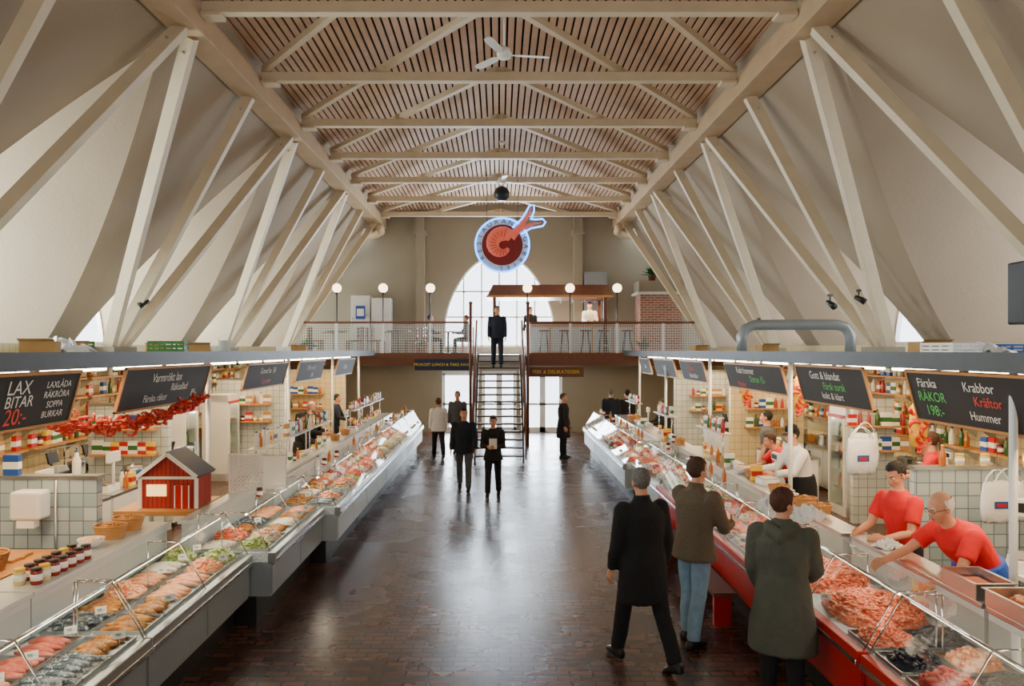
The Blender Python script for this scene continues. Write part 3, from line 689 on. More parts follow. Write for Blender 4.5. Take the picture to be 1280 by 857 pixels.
m = MB(); m.bb(2.95, 3.75, YF-.35, YF-.02, 4.0, 5.6, STEELP); m.bb(3.0, 3.7, YF-.37, YF-.35, 4.1, 5.5, STEELP); m.out('ventilation_cabinet', label='tall grey ventilation cabinet mounted on the end wall', cat='cabinet')
m = MB(); m.bb(-4.9, -4.58, 26.22, 26.24, 3.95, 4.4, BLUEP); m.bb(-4.86, -4.62, 26.215, 26.22, 4.05, 4.3, PAPER); m.out('poster', label='small blue and white poster taped on the refrigerator', cat='poster')
for x, y, z in ((4.55, 24.2, 2.75), (-6.0, 24.2, 2.75), (5.2, 26.1, 5.2), (-2.7, 26.5, 2.75)):
    r = root('potted_plant', (x, y, z), 'green leafy plant in a brown pot', 'plant', 'gallery plants')
    m = MB(); m.lathe([(.10, 0), (.14, .22), (.15, .24), (.13, .24), (.11, .2)], (x, y, z), BROWNW, 14); m.out('pot', r)
    m = MB()
    for k in range(40):
        a = R.uniform(0, 2*pi); e = R.uniform(.2, 1.3); L_ = R.uniform(.25, .5); d = V((math.cos(a)*math.cos(e), math.sin(a)*math.cos(e), math.sin(e))); sx = V((-math.sin(a), math.cos(a), 0))*.035
        b = V((x, y, z+.22)); m.add([b, b+d*L_*.5+sx, b+d*L_-V((0, 0, .06)), b+d*L_*.5-sx], [(0, 1, 2, 3)], GREEN, True)
    m.out('foliage', r)

# neon shrimp sign
SY = 20.0; sx0, sz0 = .08, 5.62; SR = .70
NB = mat('neon_blue', '#3aa0ff', emit='#2f98ff', es=6); SRED = mat('sign_shrimp', '#e0664e', .5, emit='#e0604a', es=.45); SPINK = mat('sign_dark_red', '#7c1c1c', .5, emit='#7c1c1c', es=.15); SGR = mat('sign_slate', '#b8c6d4', .5, emit='#a8bcd4', es=.35)
SLINE = mat('sign_line', '#7c1c1c', .5)
r = root('neon_sign', (sx0, SY, sz0-SR), 'round neon restaurant sign with curled red shrimp and blue outline', 'sign')
circ = lambda rad, y, n=48: [(sx0+rad*math.cos(2*pi*k/n), y, sz0+rad*math.sin(2*pi*k/n)) for k in range(n)]
m = MB(); m.loft([circ(SR, SY-.05), circ(SR, SY+.05)], SGR, False); m.loft([circ(SR*.76, SY-.06), circ(SR*.76, SY-.04)], SPINK, False); m.out('disc', r)
m = MB(); m.tube(circ(SR, SY-.07)+[circ(SR, SY-.07)[0]], .022, NB, 8); m.out('neon_ring', r)
m = MB(); t = 'RESTAURANG GABRIEL  '
for k, ch in enumerate(t):
    if ch == ' ': continue
    a = pi*1.18-2*pi*k/len(t); rr_ = SR*.875; p = (sx0+rr_*math.cos(a), SY-.05, sz0+rr_*math.sin(a)); yd = V((math.cos(a), 0, math.sin(a))); xd = V((math.sin(a), 0, -math.cos(a)))
    m.text(ch, .18, NAVY, p, xd, yd, .008)
m.out('lettering', r)
m = MB(); body = []
for k in range(17):
    a = pi*.22+1.62*pi*k/16; rr_ = .31-.008*k; body.append((sx0+rr_*math.cos(a), SY-.10, sz0+rr_*math.sin(a)))
m.tube(body, [.13, .165, .19, .195, .195, .19, .185, .175, .165, .155, .14, .13, .115, .095, .08, .065, .04], SRED, 14, flat=.25, side=(0, 1, 0)); m.out('shrimp', r)
m = MB()
for k in range(2, 15, 1):
    c = V(body[k]); rad = (c-V((sx0, SY-.10, sz0))).normalized(); w_ = .18-.008*k; m.tube([c-rad*w_+V((0, -.02, 0)), c+V((0, -.058, 0)), c+rad*w_+V((0, -.02, 0))], .007, SLINE, 6)
m.out('shell_segment_lines', r)
m = MB()
m.tube([(sx0+.22, SY-.1, sz0+.2), (sx0+.46, SY-.1, sz0+.46), (sx0+.66, SY-.1, sz0+.75), (sx0+.76, SY-.1, sz0+.96)], [.13, .08, .045, .012], SRED, 10, flat=.3, side=(0, 1, 0))
m.tube([(sx0+.4, SY-.1, sz0+.36), (sx0+.72, SY-.1, sz0+.52), (sx0+1.02, SY-.1, sz0+.58)], [.07, .04, .012], SRED, 10, flat=.3, side=(0, 1, 0)); m.out('shrimp_tail', r)
m = MB()
for pts_ in ([(.28, .45), (.5, .66), (.62, .85), (.70, 1.0), (.82, 1.02), (.82, .85), (.74, .66)], [(.5, .28), (.74, .42), (1.05, .48), (1.12, .58), (1.05, .66), (.85, .65), (.74, .66)]):
    m.tube([(sx0+a, SY-.13, sz0+b) for a, b in pts_], .022, NB, 8, rnd=True)
m.out('neon_outline', r)
m = MB()
for dx in (-.4, .4): m.cyl((sx0+dx, SY, sz0+.56), (sx0+dx, SY, 7.72), .006, DARKM, n=6)
m.out('suspension_wire', r)

def b_fan():
    r = root('ceiling_fan', (0, 0, 0), 'white three bladed ceiling fan on a rod', 'ceiling fan', 'ceiling fans')
    m = MB(); m.cyl((0, 0, .1), (0, 0, .95), .014, WHITE); m.lathe([(.06, .9), (.07, .96), (.02, .98)], (0, 0, 0), WHITE); m.out('rod', r)
    m = MB(); m.lathe([(.03, -.06), (.09, -.04), (.11, .02), (.09, .08), (.03, .12)], (0, 0, 0), WHITE, 18); m.out('motor', r)
    for k in range(3):
        a = .15+k*2*pi/3; M = Matrix.Rotation(a, 4, 'Z')@Matrix.Rotation(.18, 4, 'X'); m = MB()
        m.loft([[V((x, -w, .0)), V((x, w, .0)), V((x, w, .008)), V((x, -w, .008))] for x, w in ((.08, .02), (.16, .03), (.2, .055), (.55, .065), (.62, .05), (.64, .02))], WHITE, False, True, M); m.out('blade', r)
    return r
BUILD['fan'] = b_fan
place('fan', (.07, 10.75, 7.02), group='ceiling fans'); place('fan', (.07, 18.6, 6.98), .5)
r = root('hanging_speaker', (.07, 20.9, 7.0), 'black round speaker hanging below the ceiling', 'speaker')
m = MB(); m.lathe([(.10, -.2), (.20, -.1), (.22, .02), (.16, .14), (.05, .2)], (.07, 20.9, 7.15), BLACK, 20); m.out('body', r)
m = MB(); m.cyl((.07, 20.9, 7.3), (.07, 20.9, 8.05), .01, BLACK); m.out('rod', r)
for sd in (-1, 1):
    m = MB(); m.tube([(sd*3.9, 25.0, 6.9), (sd*3.95, 25.7, 6.85), (sd*4.25, 26.2, 6.8), (sd*4.9, 26.4, 6.8)], .13, TIMBER2, 14, rnd=True); m.out('duct_pipe', label='cream ventilation duct bending below the purlin', cat='pipe', group='ventilation ducts')
def b_spot():
    r = root('spotlight', (0, 0, 0), 'small black clamp spotlight on a roof strut', 'spotlight', 'strut spotlights')
    m = MB(); m.cyl((0, 0, 0), (0, 0, -.10), .012, BLACK, n=8); m.bb(-.03, .03, -.03, .03, 0, .04, BLACK); m.out('clamp', r)
    m = MB(); m.tube([(.0, .06, -.08), (0, -.02, -.12), (0, -.1, -.17)], [.035, .045, .055], BLACK, 12, rnd=False); m.out('shade', r); return r
BUILD['spot'] = b_spot
place('spot', (5.9, 12.6, 3.85), .8); place('spot', (5.30, 12.3, 3.75), .3); place('spot', (-5.95, 12.9, 3.8), -.8); place('spot', (6.05, 17.9, 3.6), .8)
r = root('box_speaker', (5.62, 8.2, 3.17), 'black box speaker hanging near the roof strut', 'speaker')
m = MB(); m.bb(5.52, 5.76, 8.05, 8.35, 3.17, 3.84, BLACK); m.out('body', r, bevel=.02); m = MB(); m.lathe([(.1, 0), (.1, .01), (.03, .012)], (0, 0, 0), DARKM, 16, Matrix.Translation((5.64, 8.05, 3.37))@Matrix.Rotation(pi/2, 4, 'X')); m.out('cone', r)
m = MB(); m.cyl((5.63, 8.2, 3.84), (5.62, 7.9, 4.45), .012, DARKM); m.out('bracket', r)
m = MB(); m.tube([(3.92, 12.4, 2.85), (3.92, 12.4, 3.12), (3.98, 12.4, 3.24), (4.12, 12.4, 3.3), (4.6, 12.3, 3.3), (5.35, 12.2, 3.3), (5.5, 12.2, 3.26), (5.58, 12.2, 3.12), (5.58, 12.2, 2.85)], .085, STEELP, 16)
m.out('vent_pipe', label='bent grey metal ventilation pipe on top of the canopy', cat='pipe')

# ------------------------------------------------------------------ generic props
def mk_bottle(nm, mt, capm, label, h=.26, r_=.035):
    def f():
        r = root('bottle', (0, 0, 0), label, 'bottle', 'bottles on stall shelves')
        m = MB(); m.lathe([(r_*.9, 0), (r_, .01), (r_, h*.6), (r_*.45, h*.78), (r_*.35, h*.95)], (0, 0, 0), mt, 12); m.out('body', r)
        m = MB(); m.lathe([(r_*.45, h*.94), (r_*.45, h*1.02)], (0, 0, 0), capm, 10); m.out('cap', r); return r
    BUILD[nm] = f
mk_bottle('bottle', mat('bottle_green', '#3c5a2c', .15), RED, 'green glass bottle with red cap')
mk_bottle('bottle2', mat('bottle_amber', '#b06018', .15), YEL, 'amber sauce bottle with yellow cap', .22)
mk_bottle('bottle3', mat('bottle_white', '#e6e2d4', .3), BLUEP, 'white plastic bottle with blue cap', .24, .04)
mk_bottle('bottle4', mat('bottle_red', '#a8302a', .3), WHITE, 'red sauce bottle with white cap', .24, .035)
def mk_jar(nm, mt, lid, label, h=.13, r_=.045, grp='jars on the counter'):
    def f():
        r = root('jar', (0, 0, 0), label, 'jar', grp)
        m = MB(); m.lathe([(r_*.9, 0), (r_, .01), (r_, h*.8), (r_*.85, h*.88)], (0, 0, 0), mt, 14); m.lathe([(r_*1.02, h*.25), (r_*1.02, h*.65)], (0, 0, 0), PAPER, 14); m.out('body', r)
        m = MB(); m.lathe([(r_*.92, h*.86), (r_*.94, h)], (0, 0, 0), lid, 14); m.out('lid', r); return r
    BUILD[nm] = f
mk_jar('jar', mat('jar_red', '#8a1c14', .2), BLACK, 'small dark red jar with label'); mk_jar('jar2', mat('jar_cream', '#e0c480', .2), YEL, 'cream sauce jar with gold lid')
def mk_pack(nm, mt, band, label):
    def f():
        r = root('food_package', (0, 0, 0), label, 'package', 'packages on stall shelves')
        m = MB(); m.bb(-.075, .075, -.03, .03, 0, .2, mt); m.out('carton', r, bevel=.004)
        m = MB(); m.bb(-.076, .076, -.031, .031, .06, .13, band); m.out('label_band', r); return r
    BUILD[nm] = f
mk_pack('pack_y', YEL, RED, 'yellow food package with red band'); mk_pack('pack_b', BLUEP, PAPER, 'blue food package with white band'); mk_pack('pack_w', PAPER, GREEN, 'white food package with green band'); mk_pack('pack_r', RED, PAPER, 'red food package with white band'); mk_pack('pack_c', CARD, PAPER, 'brown food package with white band')
PACKS = ['pack_y', 'pack_b', 'pack_w', 'pack_r', 'pack_c', 'pack_w']
def b_box():
    r = root('cardboard_box', (0, 0, 0), 'brown cardboard box with open flap', 'box', 'cardboard boxes')
    m = MB(); m.bb(-.2, .2, -.15, .15, 0, .24, CARD); m.out('body', r, bevel=.004)
    m = MB(); m.bb(-.2, .2, -.02, .02, .24, .242, PAPER); m.out('tape', r)
    m = MB(); m.quad((-.2, -.15, .24), (.2, -.15, .24), (.2, -.24, .29), (-.2, -.24, .29), CARD); m.out('flap', r); return r
BUILD['box'] = b_box
def mk_crate(nm, mt, label):
    def f():
        m = MB()
        m.bb(-.3, .3, -.2, .2, 0, .02, mt)
        for z0 in (.02, .09, .16):
            for y in (-.19, .19): m.bb(-.3, .3, y-.01, y+.01, z0, z0+.05, mt)
            for x in (-.29, .29): m.bb(x-.01, x+.01, -.2, .2, z0, z0+.05, mt)
        for x in (-.29, -.1, .1, .29):
            for y in (-.19, .19): m.bb(x-.015, x+.015, y-.012, y+.012, .02, .21, mt)
        return m.out('plastic_crate', None, label, 'crate', 'plastic crates', origin=(0, 0, 0))
    BUILD[nm] = f
mk_crate('crate_g', GREEN, 'green stackable plastic crate'); mk_crate('crate_w', WHITE, 'white stackable plastic crate'); mk_crate('crate_b', BLUEP, 'blue stackable plastic crate')
def b_scale():
    r = root('weighing_scale', (0, 0, 0), 'shop weighing scale with steel platform and display', 'scale', 'weighing scales')
    m = MB(); m.box((0, 0, .05), (.36, .34, .1), WHITE, top=.92); m.out('base', r, bevel=.01)
    m = MB(); m.bb(-.17, .17, -.14, .14, .1, .125, STEEL); m.out('platform', r, bevel=.005)
    m = MB(); m.cyl((0, .15, .08), (0, .15, .5), .02, WHITE); m.bb(-.15, .15, .12, .18, .42, .56, WHITE); m.out('pole', r)
    m = MB(); m.bb(-.12, .12, .112, .12, .45, .53, BLACK); m.out('display', r); return r
BUILD['scale'] = b_scale
def b_lamp():
    r = root('fluorescent_lamp', (0, 0, 0), 'fluorescent tube lamp under the stall canopy', 'lamp', 'canopy lamps')
    m = MB(); m.bb(-.06, .06, -.62, .62, .03, .08, WHITE); m.out('housing', r)
    m = MB(); m.cyl((0, -.58, .015), (0, .58, .015), .016, TUBE, n=8); m.out('tube', r); return r
BUILD['lamp'] = b_lamp
def b_tray():
    m = MB(); a, b, h = .185, .178, .03
    m.bb(-a, a, -b, b, 0, .004, STEEL)
    for s_ in (-1, 1): m.bb(s_*a-.003, s_*a+.003, -b, b, 0, h, STEEL); m.bb(-a, a, s_*b-.003, s_*b+.003, 0, h, STEEL)
    return m.out('serving_tray', None, 'shallow stainless steel food tray', 'tray', 'display case trays', origin=(0, 0, 0))
BUILD['tray'] = b_tray
def mk_fillet(nm, mt, label, L_=.30, w=.07, h=.045, name='fish_fillet'):
    def f():
        m = MB(); rings = []
        for k in range(9):
            t = k/8; ww = w*(math.sin(pi*min(1, t*1.02+.04))**.6+.05)*(1-.35*t)*.6; hh = h*(.5+.5*math.sin(pi*t))
            c = V((L_*(t-.5), .01*math.sin(t*5), hh*.5)); rings.append([c+V((0, ww*math.cos(q), hh*.5*math.sin(q))) for q in [2*pi*j/10 for j in range(10)]])
        m.loft(rings, mt); return m.out(name, None, label, 'fish', label+'s', origin=(0, 0, 0))
    BUILD[nm] = f
mk_fillet('f_salmon', SALMON, 'orange salmon fillet on ice'); mk_fillet('f_smoked', SMOKED, 'golden smoked fish fillet'); mk_fillet('f_white', WHITEF, 'pale white fish fillet'); mk_fillet('f_bread', BREAD, 'breaded fried fish fillet', .22, .10, .05); mk_fillet('f_red', speckle('marinated_pink', '#d8583c', '#f08a78', scale=20), 'pink marinated salmon piece', .28)
def b_fish():
    r = root('whole_fish', (0, 0, 0), 'whole silver fish lying on the tray', 'fish', 'whole silver fish')
    m = MB(); rings = []
    for t, w, h in ((0, .008, .01), (.06, .02, .03), (.18, .028, .04), (.4, .03, .042), (.65, .022, .035), (.88, .009, .018), (.93, .008, .016)):
        c = V((.30*(t-.5), 0, .028)); rings.append([c+V((0, h*math.cos(q), w*math.sin(q))) for q in [2*pi*j/12 for j in range(12)]])
    m.loft(rings, SILVER); m.out('body', r)
    m = MB(); m.prism([(.125, 0, .026), (.18, .045, .026), (.165, 0, .026), (.18, -.045, .026)], (0, 0, .004), SILVER); m.out('tail_fin', r)
    m = MB(); m.ell((-.125, .008, .045), (.006, .006, .003), EYED); m.out('eye', r); return r
BUILD['fish'] = b_fish
def shrimp_into(m, M, mt, s_=1):
    pts = []
    for k in range(7): a = -0.3+k*.42; pts.append(M@V((.028*s_*math.cos(a), .028*s_*math.sin(a), 0)))
    m.tube(pts, [x*s_ for x in (.004, .009, .010, .009, .008, .006, .003)], mt, 6)
    e = M@V((.028*s_*math.cos(2.3), .028*s_*math.sin(2.3), 0)); d = (M.to_3x3()@V((-.6, -.7, 0))).normalized()
    m.add([e, e+d*.018*s_+M.to_3x3()@V((.008, -.008, 0))*s_, e+d*.022*s_, e+d*.018*s_+M.to_3x3()@V((-.008, .008, 0))*s_], [(0, 1, 2, 3)], mt)
def pile(nm, kind, mt, label, name, n=70, rx=.178, ry=.172, h=.10, core=None, ss=1):
    def f():
        m = MB(); rr = random.Random(len(nm)*7+n)
        core_ = core or mt
        NU, NV = 18, 6; rings = []
        for i in range(NV+1):
            t = i/NV; e = 1-t**2.2
            ring = []
            for k in range(NU):
                a = 2*pi*k/NU; sq = 1/max(abs(math.cos(a)), abs(math.sin(a)))**.6
                ring.append((rx*.86*e*sq*math.cos(a)*(1+.06*rr.random()), ry*.86*e*sq*math.sin(a)*(1+.06*rr.random()), h*.9*t+.006*rr.random()))
            rings.append(ring)
        m.loft(rings, core_)
        for k in range(n):
            a = rr.uniform(0, 2*pi); q = math.sqrt(rr.random())*.88; x, y = rx*q*math.cos(a), ry*q*math.sin(a); z = h*(1-q**2.0)*.92+.012
            M = Matrix.Translation((x, y, z))@Matrix.Rotation(rr.uniform(0, 6.28), 4, 'Z')@Matrix.Rotation(rr.uniform(-.7, .7), 4, 'X')
            if kind == 'shrimp': shrimp_into(m, M, mt, ss)
            elif kind == 'chunk': m.ell((0, 0, 0), (.024*rr.uniform(.6, 1.3), .018, .013), mt, M, 7, 5)
            elif kind == 'mussel': m.ell((0, 0, 0), (.03, .016, .011), mt, M, 8, 6)
            elif kind == 'leaf': m.add([(-.03, 0, 0), (0, .018, .01), (.032, 0, .004), (0, -.018, .012)], [(0, 1, 2, 3)], mt, True, M)
        return m.out(name, None, label, 'food', label, kind='stuff', origin=(0, 0, 0))
    BUILD[nm] = f
pile('p_shrimp', 'shrimp', SHRIMP, 'heap of pink boiled shrimps', 'shrimp_pile', 80, ss=1.2)
pile('p_bigshrimp', 'shrimp', SHRIMP, 'large mound of pink boiled shrimps', 'shrimp_pile', 520, .42, .36, .2, ss=1.3)
pile('p_mussel', 'mussel', MUSSEL, 'heap of dark blue mussels', 'mussel_pile', 60)
pile('p_salad', 'leaf', SALADM, 'green leafy salad heap', 'salad_pile', 90)
pile('p_roe', 'chunk', ROEM, 'creamy seafood salad heap', 'seafood_salad', 60)
pile('p_stew', 'chunk', STEWM, 'brown marinated seafood heap', 'seafood_salad', 60)
pile('p_cray', 'shrimp', LOBST, 'heap of red crayfish', 'crayfish_pile', 60, ss=1.4)
pile('p_white', 'chunk', WHITEF, 'heap of pale fish pieces', 'fish_pieces', 60)
pile('p_salm', 'chunk', SALMON, 'heap of orange salmon pieces', 'fish_pieces', 60)
def b_tag():
    r = root('price_tag', (0, 0, 0), 'small white price card on a stick', 'price tag', 'price tags')
    m = MB(); m.cyl((0, 0, 0), (0, 0, .10), .002, STEEL, n=6); m.out('stick', r)
    m = MB(); m.bb(-.04, .04, -.002, .002, .09, .145, PAPER); m.out('card', r)
    m = MB(); m.text('98:-', .034, BLACK, (0, -.002, .118), (1, 0, 0), (0, 0, 1), .001); m.out('lettering', r); return r
BUILD['tag'] = b_tag
def b_bag():
    m = MB(); rings = []
    for t, a, b in ((0, .12, .03), (.02, .155, .05), (.14, .165, .06), (.28, .16, .045), (.36, .15, .025), (.40, .145, .012)):
        ring = []
        for k in range(28):
            q = 2*pi*k/28; cx, cy = math.cos(q), math.sin(q)
            cr = 1+.10*math.sin(k*2.3+t*9)
            ring.append((a*(abs(cx)**.55)*(1 if cx > 0 else -1), b*(abs(cy)**.8)*(1 if cy > 0 else -1)*cr, t+.012*math.sin(k*1.7)))
        rings.append(ring)
    m.loft(rings, PLASTIC)
    for s_ in (-1, 1): m.tube([(s_*.13, 0, .38), (s_*.10, 0, .46), (s_*.04, 0, .52), (0, 0, .53)], .011, PLASTIC, 6, flat=.5)
    m.bb(-.07, .07, -.066, -.063, .15, .22, BLUEP); m.bb(-.05, .05, -.068, -.064, .165, .2, RED)
    return m.out('plastic_bag', None, 'white crumpled plastic carrier bag', 'bag', 'plastic bags', origin=(0, 0, 0))
BUILD['bag'] = b_bag
def b_film():
    m = MB(); rr = random.Random(4); N = 16; vs = []
    for i in range(N):
        for j in range(N):
            u, v = i/(N-1)*2-1, j/(N-1)*2-1; q = max(0, 1-(u*u+v*v)*.6)
            vs.append((u*.28*(.8+.3*rr.random()), v*.22*(.8+.3*rr.random()), .005+.20*q*rr.random()))
    m.add(vs, [(i*N+j, (i+1)*N+j, (i+1)*N+j+1, i*N+j+1) for i in range(N-1) for j in range(N-1)], PLASTIC, False)
    return m.out('crumpled_wrapping', None, 'crumpled translucent white wrapping film', 'wrapping', 'crumpled wrapping film', origin=(0, 0, 0))
BUILD['film'] = b_film
def b_cab():
    r = root('base_cabinet', (0, 0, 0), 'white base cabinet with steel worktop against the stall wall', 'cabinet', 'stall base cabinets')
    m = MB(); m.bb(-.79, .79, -.3, .3, .08, .86, WHITE); m.bb(-.76, .76, -.26, .3, 0, .08, DARKM); m.out('body', r)
    m = MB(); m.bb(-.8, .8, -.34, .3, .86, .9, STEEL); m.out('worktop', r)
    for x in (-.4, .4):
        m = MB(); m.bb(x-.38, x+.38, -.32, -.3, .12, .83, PANELW); d = m.out('door', r); m = MB(); m.bb(x+.28, x+.32, -.345, -.32, .5, .66, CHROME); m.out('handle', d)
    return r
BUILD['cab'] = b_cab
def b_shelf():
    r = root('wall_shelf', (0, 0, 0), 'pine wall shelf with steel brackets', 'shelf', 'stall wall shelves')
    m = MB(); m.bb(-.75, .75, -.14, .14, 0, .03, PINE); m.out('board', r)
    for x in (-.6, .6): m = MB(); m.prism([(x, .14, 0), (x, -.1, 0), (x, .14, -.18)], (.02, 0, 0), STEEL); m.out('bracket', r)
    return r
BUILD['shelf'] = b_shelf
def b_overshelf():
    r = root('counter_shelf', (0, 0, 0), 'glass shelf on steel posts standing on the counter', 'shelf', 'counter top shelves')
    for x in (-.62, .62): m = MB(); m.cyl((x, 0, 0), (x, 0, .42), .012, CHROME, n=8); m.out('post', r)
    m = MB(); m.bb(-.68, .68, -.11, .11, .42, .435, WHITE); m.out('board', r); return r
BUILD['over'] = b_overshelf
def b_cooler():
    r = root('glass_door_cooler', (0, 0, 0), 'lit white drinks cooler with glass door', 'refrigerator', 'stall drinks coolers')
    m = MB()
    m.bb(-.33, .33, .22, .3, 0, 1.9, WHITE); m.bb(-.33, -.29, -.28, .22, 0, 1.9, WHITE); m.bb(.29, .33, -.28, .22, 0, 1.9, WHITE); m.bb(-.33, .33, -.28, .3, 0, .16, WHITE); m.bb(-.33, .33, -.28, .3, 1.74, 1.9, WHITE); m.out('body', r)
    m = MB(); m.bb(-.28, .28, -.2, -.17, 1.70, 1.73, TUBE); m.out('lamp', r)
    m = MB(); m.bb(-.3, .3, -.3, -.285, .17, 1.73, GLASS)
    for a, b, c, d in ((-.32, -.28, .16, 1.74), (.28, .32, .16, 1.74)): m.bb(a, b, -.31, -.28, c, d, WHITE)
    m.bb(-.32, .32, -.31, -.28, 1.70, 1.76, RED); m.out('door', r)
    for z in (.45, .75, 1.05, 1.35):
        m = MB(); m.bb(-.29, .29, -.24, .2, z, z+.012, STEEL); m.out('shelf', r)
        for k in range(6):
            m = MB(); x = -.24+.095*k; mt = (PAPER, BLUEP, YEL, GREEN, RED, SALMON)[(k+int(z*10)) % 6]; m.lathe([(.036, 0), (.038, .01), (.038, .15), (.016, .2), (.016, .23)], (x, -.12, z+.012), mt, 8); m.out('drink_bottle', r)
    return r
BUILD['cooler'] = b_cooler
def b_board():
    m = MB(); m.bb(-.25, .25, -.17, .17, 0, .03, PINE); m.cyl((.27, 0, .015), (.2, 0, .015), .02, PINE); return m.out('chopping_board', None, 'pale wooden chopping board on a worktop', 'board', 'chopping boards', origin=(0, 0, 0), bevel=.005)
BUILD['board'] = b_board
def b_bucket():
    m = MB(); m.lathe([(.11, 0), (.14, .24), (.15, .25), (.135, .25), (.105, .02)], (0, 0, 0), WHITE, 18); m.tube([(-.14, 0, .24), (-.1, 0, .32), (0, 0, .36), (.1, 0, .32), (.14, 0, .24)], .004, STEEL, 6); return m.out('bucket', None, 'white plastic bucket with wire handle', 'bucket', 'buckets', origin=(0, 0, 0))
BUILD['bucket'] = b_bucket
def b_paper():
    r = root('paper_roll', (0, 0, 0), 'wrapping paper roll on a steel stand', 'paper roll', 'paper rolls')
    m = MB(); m.cyl((-.22, 0, .09), (.22, 0, .09), .075, PAPER, n=18); m.out('roll', r)
    m = MB(); m.bb(-.26, -.24, -.09, .09, 0, .15, STEEL); m.bb(.24, .26, -.09, .09, 0, .15, STEEL); m.bb(-.26, .26, -.09, -.07, 0, .02, STEEL); m.out('stand', r); return r
BUILD['paper'] = b_paper
def b_pot():
    r = root('cooking_pot', (0, 0, 0), 'steel cooking pot with lid and handles', 'pot', 'cooking pots')
    m = MB(); m.lathe([(.14, 0), (.15, .01), (.15, .2), (.155, .205)], (0, 0, 0), STEEL, 20); m.out('body', r)
    m = MB(); m.lathe([(.155, .205), (.12, .225), (.02, .235), (.02, .26), (.001, .262)], (0, 0, 0), STEEL, 20); m.out('lid', r)
    for s_ in (-1, 1): m = MB(); m.tube([(s_*.15, -.04, .16), (s_*.19, -.03, .165), (s_*.19, .03, .165), (s_*.15, .04, .16)], .008, BLACK, 6); m.out('handle', r)
    return r
BUILD['pot'] = b_pot
def b_basket():
    r = root('basket', (0, 0, 0), 'wicker basket filled with small bread rolls', 'basket', 'bread baskets')
    m = MB()
    for k in range(7): z = .015+.02*k; rd = .13+.006*k; m.tube([(rd*math.cos(2*pi*j/20), rd*.8*math.sin(2*pi*j/20), z) for j in range(21)], .011, PINE, 6)
    m.lathe([(.12, 0), (.12, .01)], (0, 0, 0), PINE, 16); m.out('wicker', r)
    for k in range(7): a = k*.9; m = MB(); m.ell((.07*math.cos(a)*(k > 0), .05*math.sin(a)*(k > 0), .12+.03*(k == 0)), (.05, .035, .03), BREAD); m.out('bread_roll', r)
    return r
BUILD['basket'] = b_basket
def b_bowl():
    r = root('serving_bowl', (0, 0, 0), 'white serving bowl filled with sauce salad', 'bowl', 'serving bowls')
    m = MB(); m.lathe([(.06, 0), (.11, .05), (.13, .09), (.122, .09), (.10, .06)], (0, 0, 0), WHITE, 18); m.out('bowl', r)
    m = MB(); m.lathe([(.119, .08), (.09, .095), (.03, .108), (.001, .11)], (0, 0, 0), ROEM, 18); m.out('filling', r); return r
BUILD['bowl'] = b_bowl
def b_reg():
    r = root('cash_register', (0, 0, 0), 'grey cash register with raised screen', 'cash register', 'cash registers')
    m = MB(); m.box((0, 0, .06), (.4, .4, .12), DARKM); m.box((0, .04, .17), (.36, .28, .10), PANELW, top=.8); m.out('body', r, bevel=.008)
    m = MB(); m.box((0, 0, 0), (.3, .03, .2), BLACK, Matrix.Translation((0, .1, .36))@Matrix.Rotation(-.25, 4, 'X')); m.cyl((0, .12, .2), (0, .12, .3), .02, DARKM); m.out('screen', r)
    for i in range(3):
        for j in range(3): m = MB(); m.box((-.1+.06*i, -.06+.05*j, .225), (.045, .035, .012), WHITE); m.out('key', r)
    return r
BUILD['reg'] = b_reg
def b_rail():
    r = root('utensil_rail', (0, 0, 0), 'steel rail with hanging ladles and knives', 'utensil rail', 'utensil rails')
    m = MB(); m.cyl((-.6, 0, 0), (.6, 0, 0), .01, STEEL)
    for x in (-.58, .58): m.cyl((x, 0, 0), (x, .06, 0), .01, STEEL)
    m.out('rail', r)
    for k in range(6):
        x = -.45+k*.18; m = MB(); m.cyl((x, 0, -.005), (x, 0, -.25), .006, STEEL, n=6)
        if k % 2: m.ell((x, -.02, -.28), (.045, .045, .03), STEEL)
        else: m.bb(x-.02, x+.02, -.002, .002, -.42, -.22, CHROME); m.cyl((x, 0, -.22), (x, 0, -.1), .012, BLACK, n=8)
        m.out('utensil', r)
    return r
BUILD['rail'] = b_rail

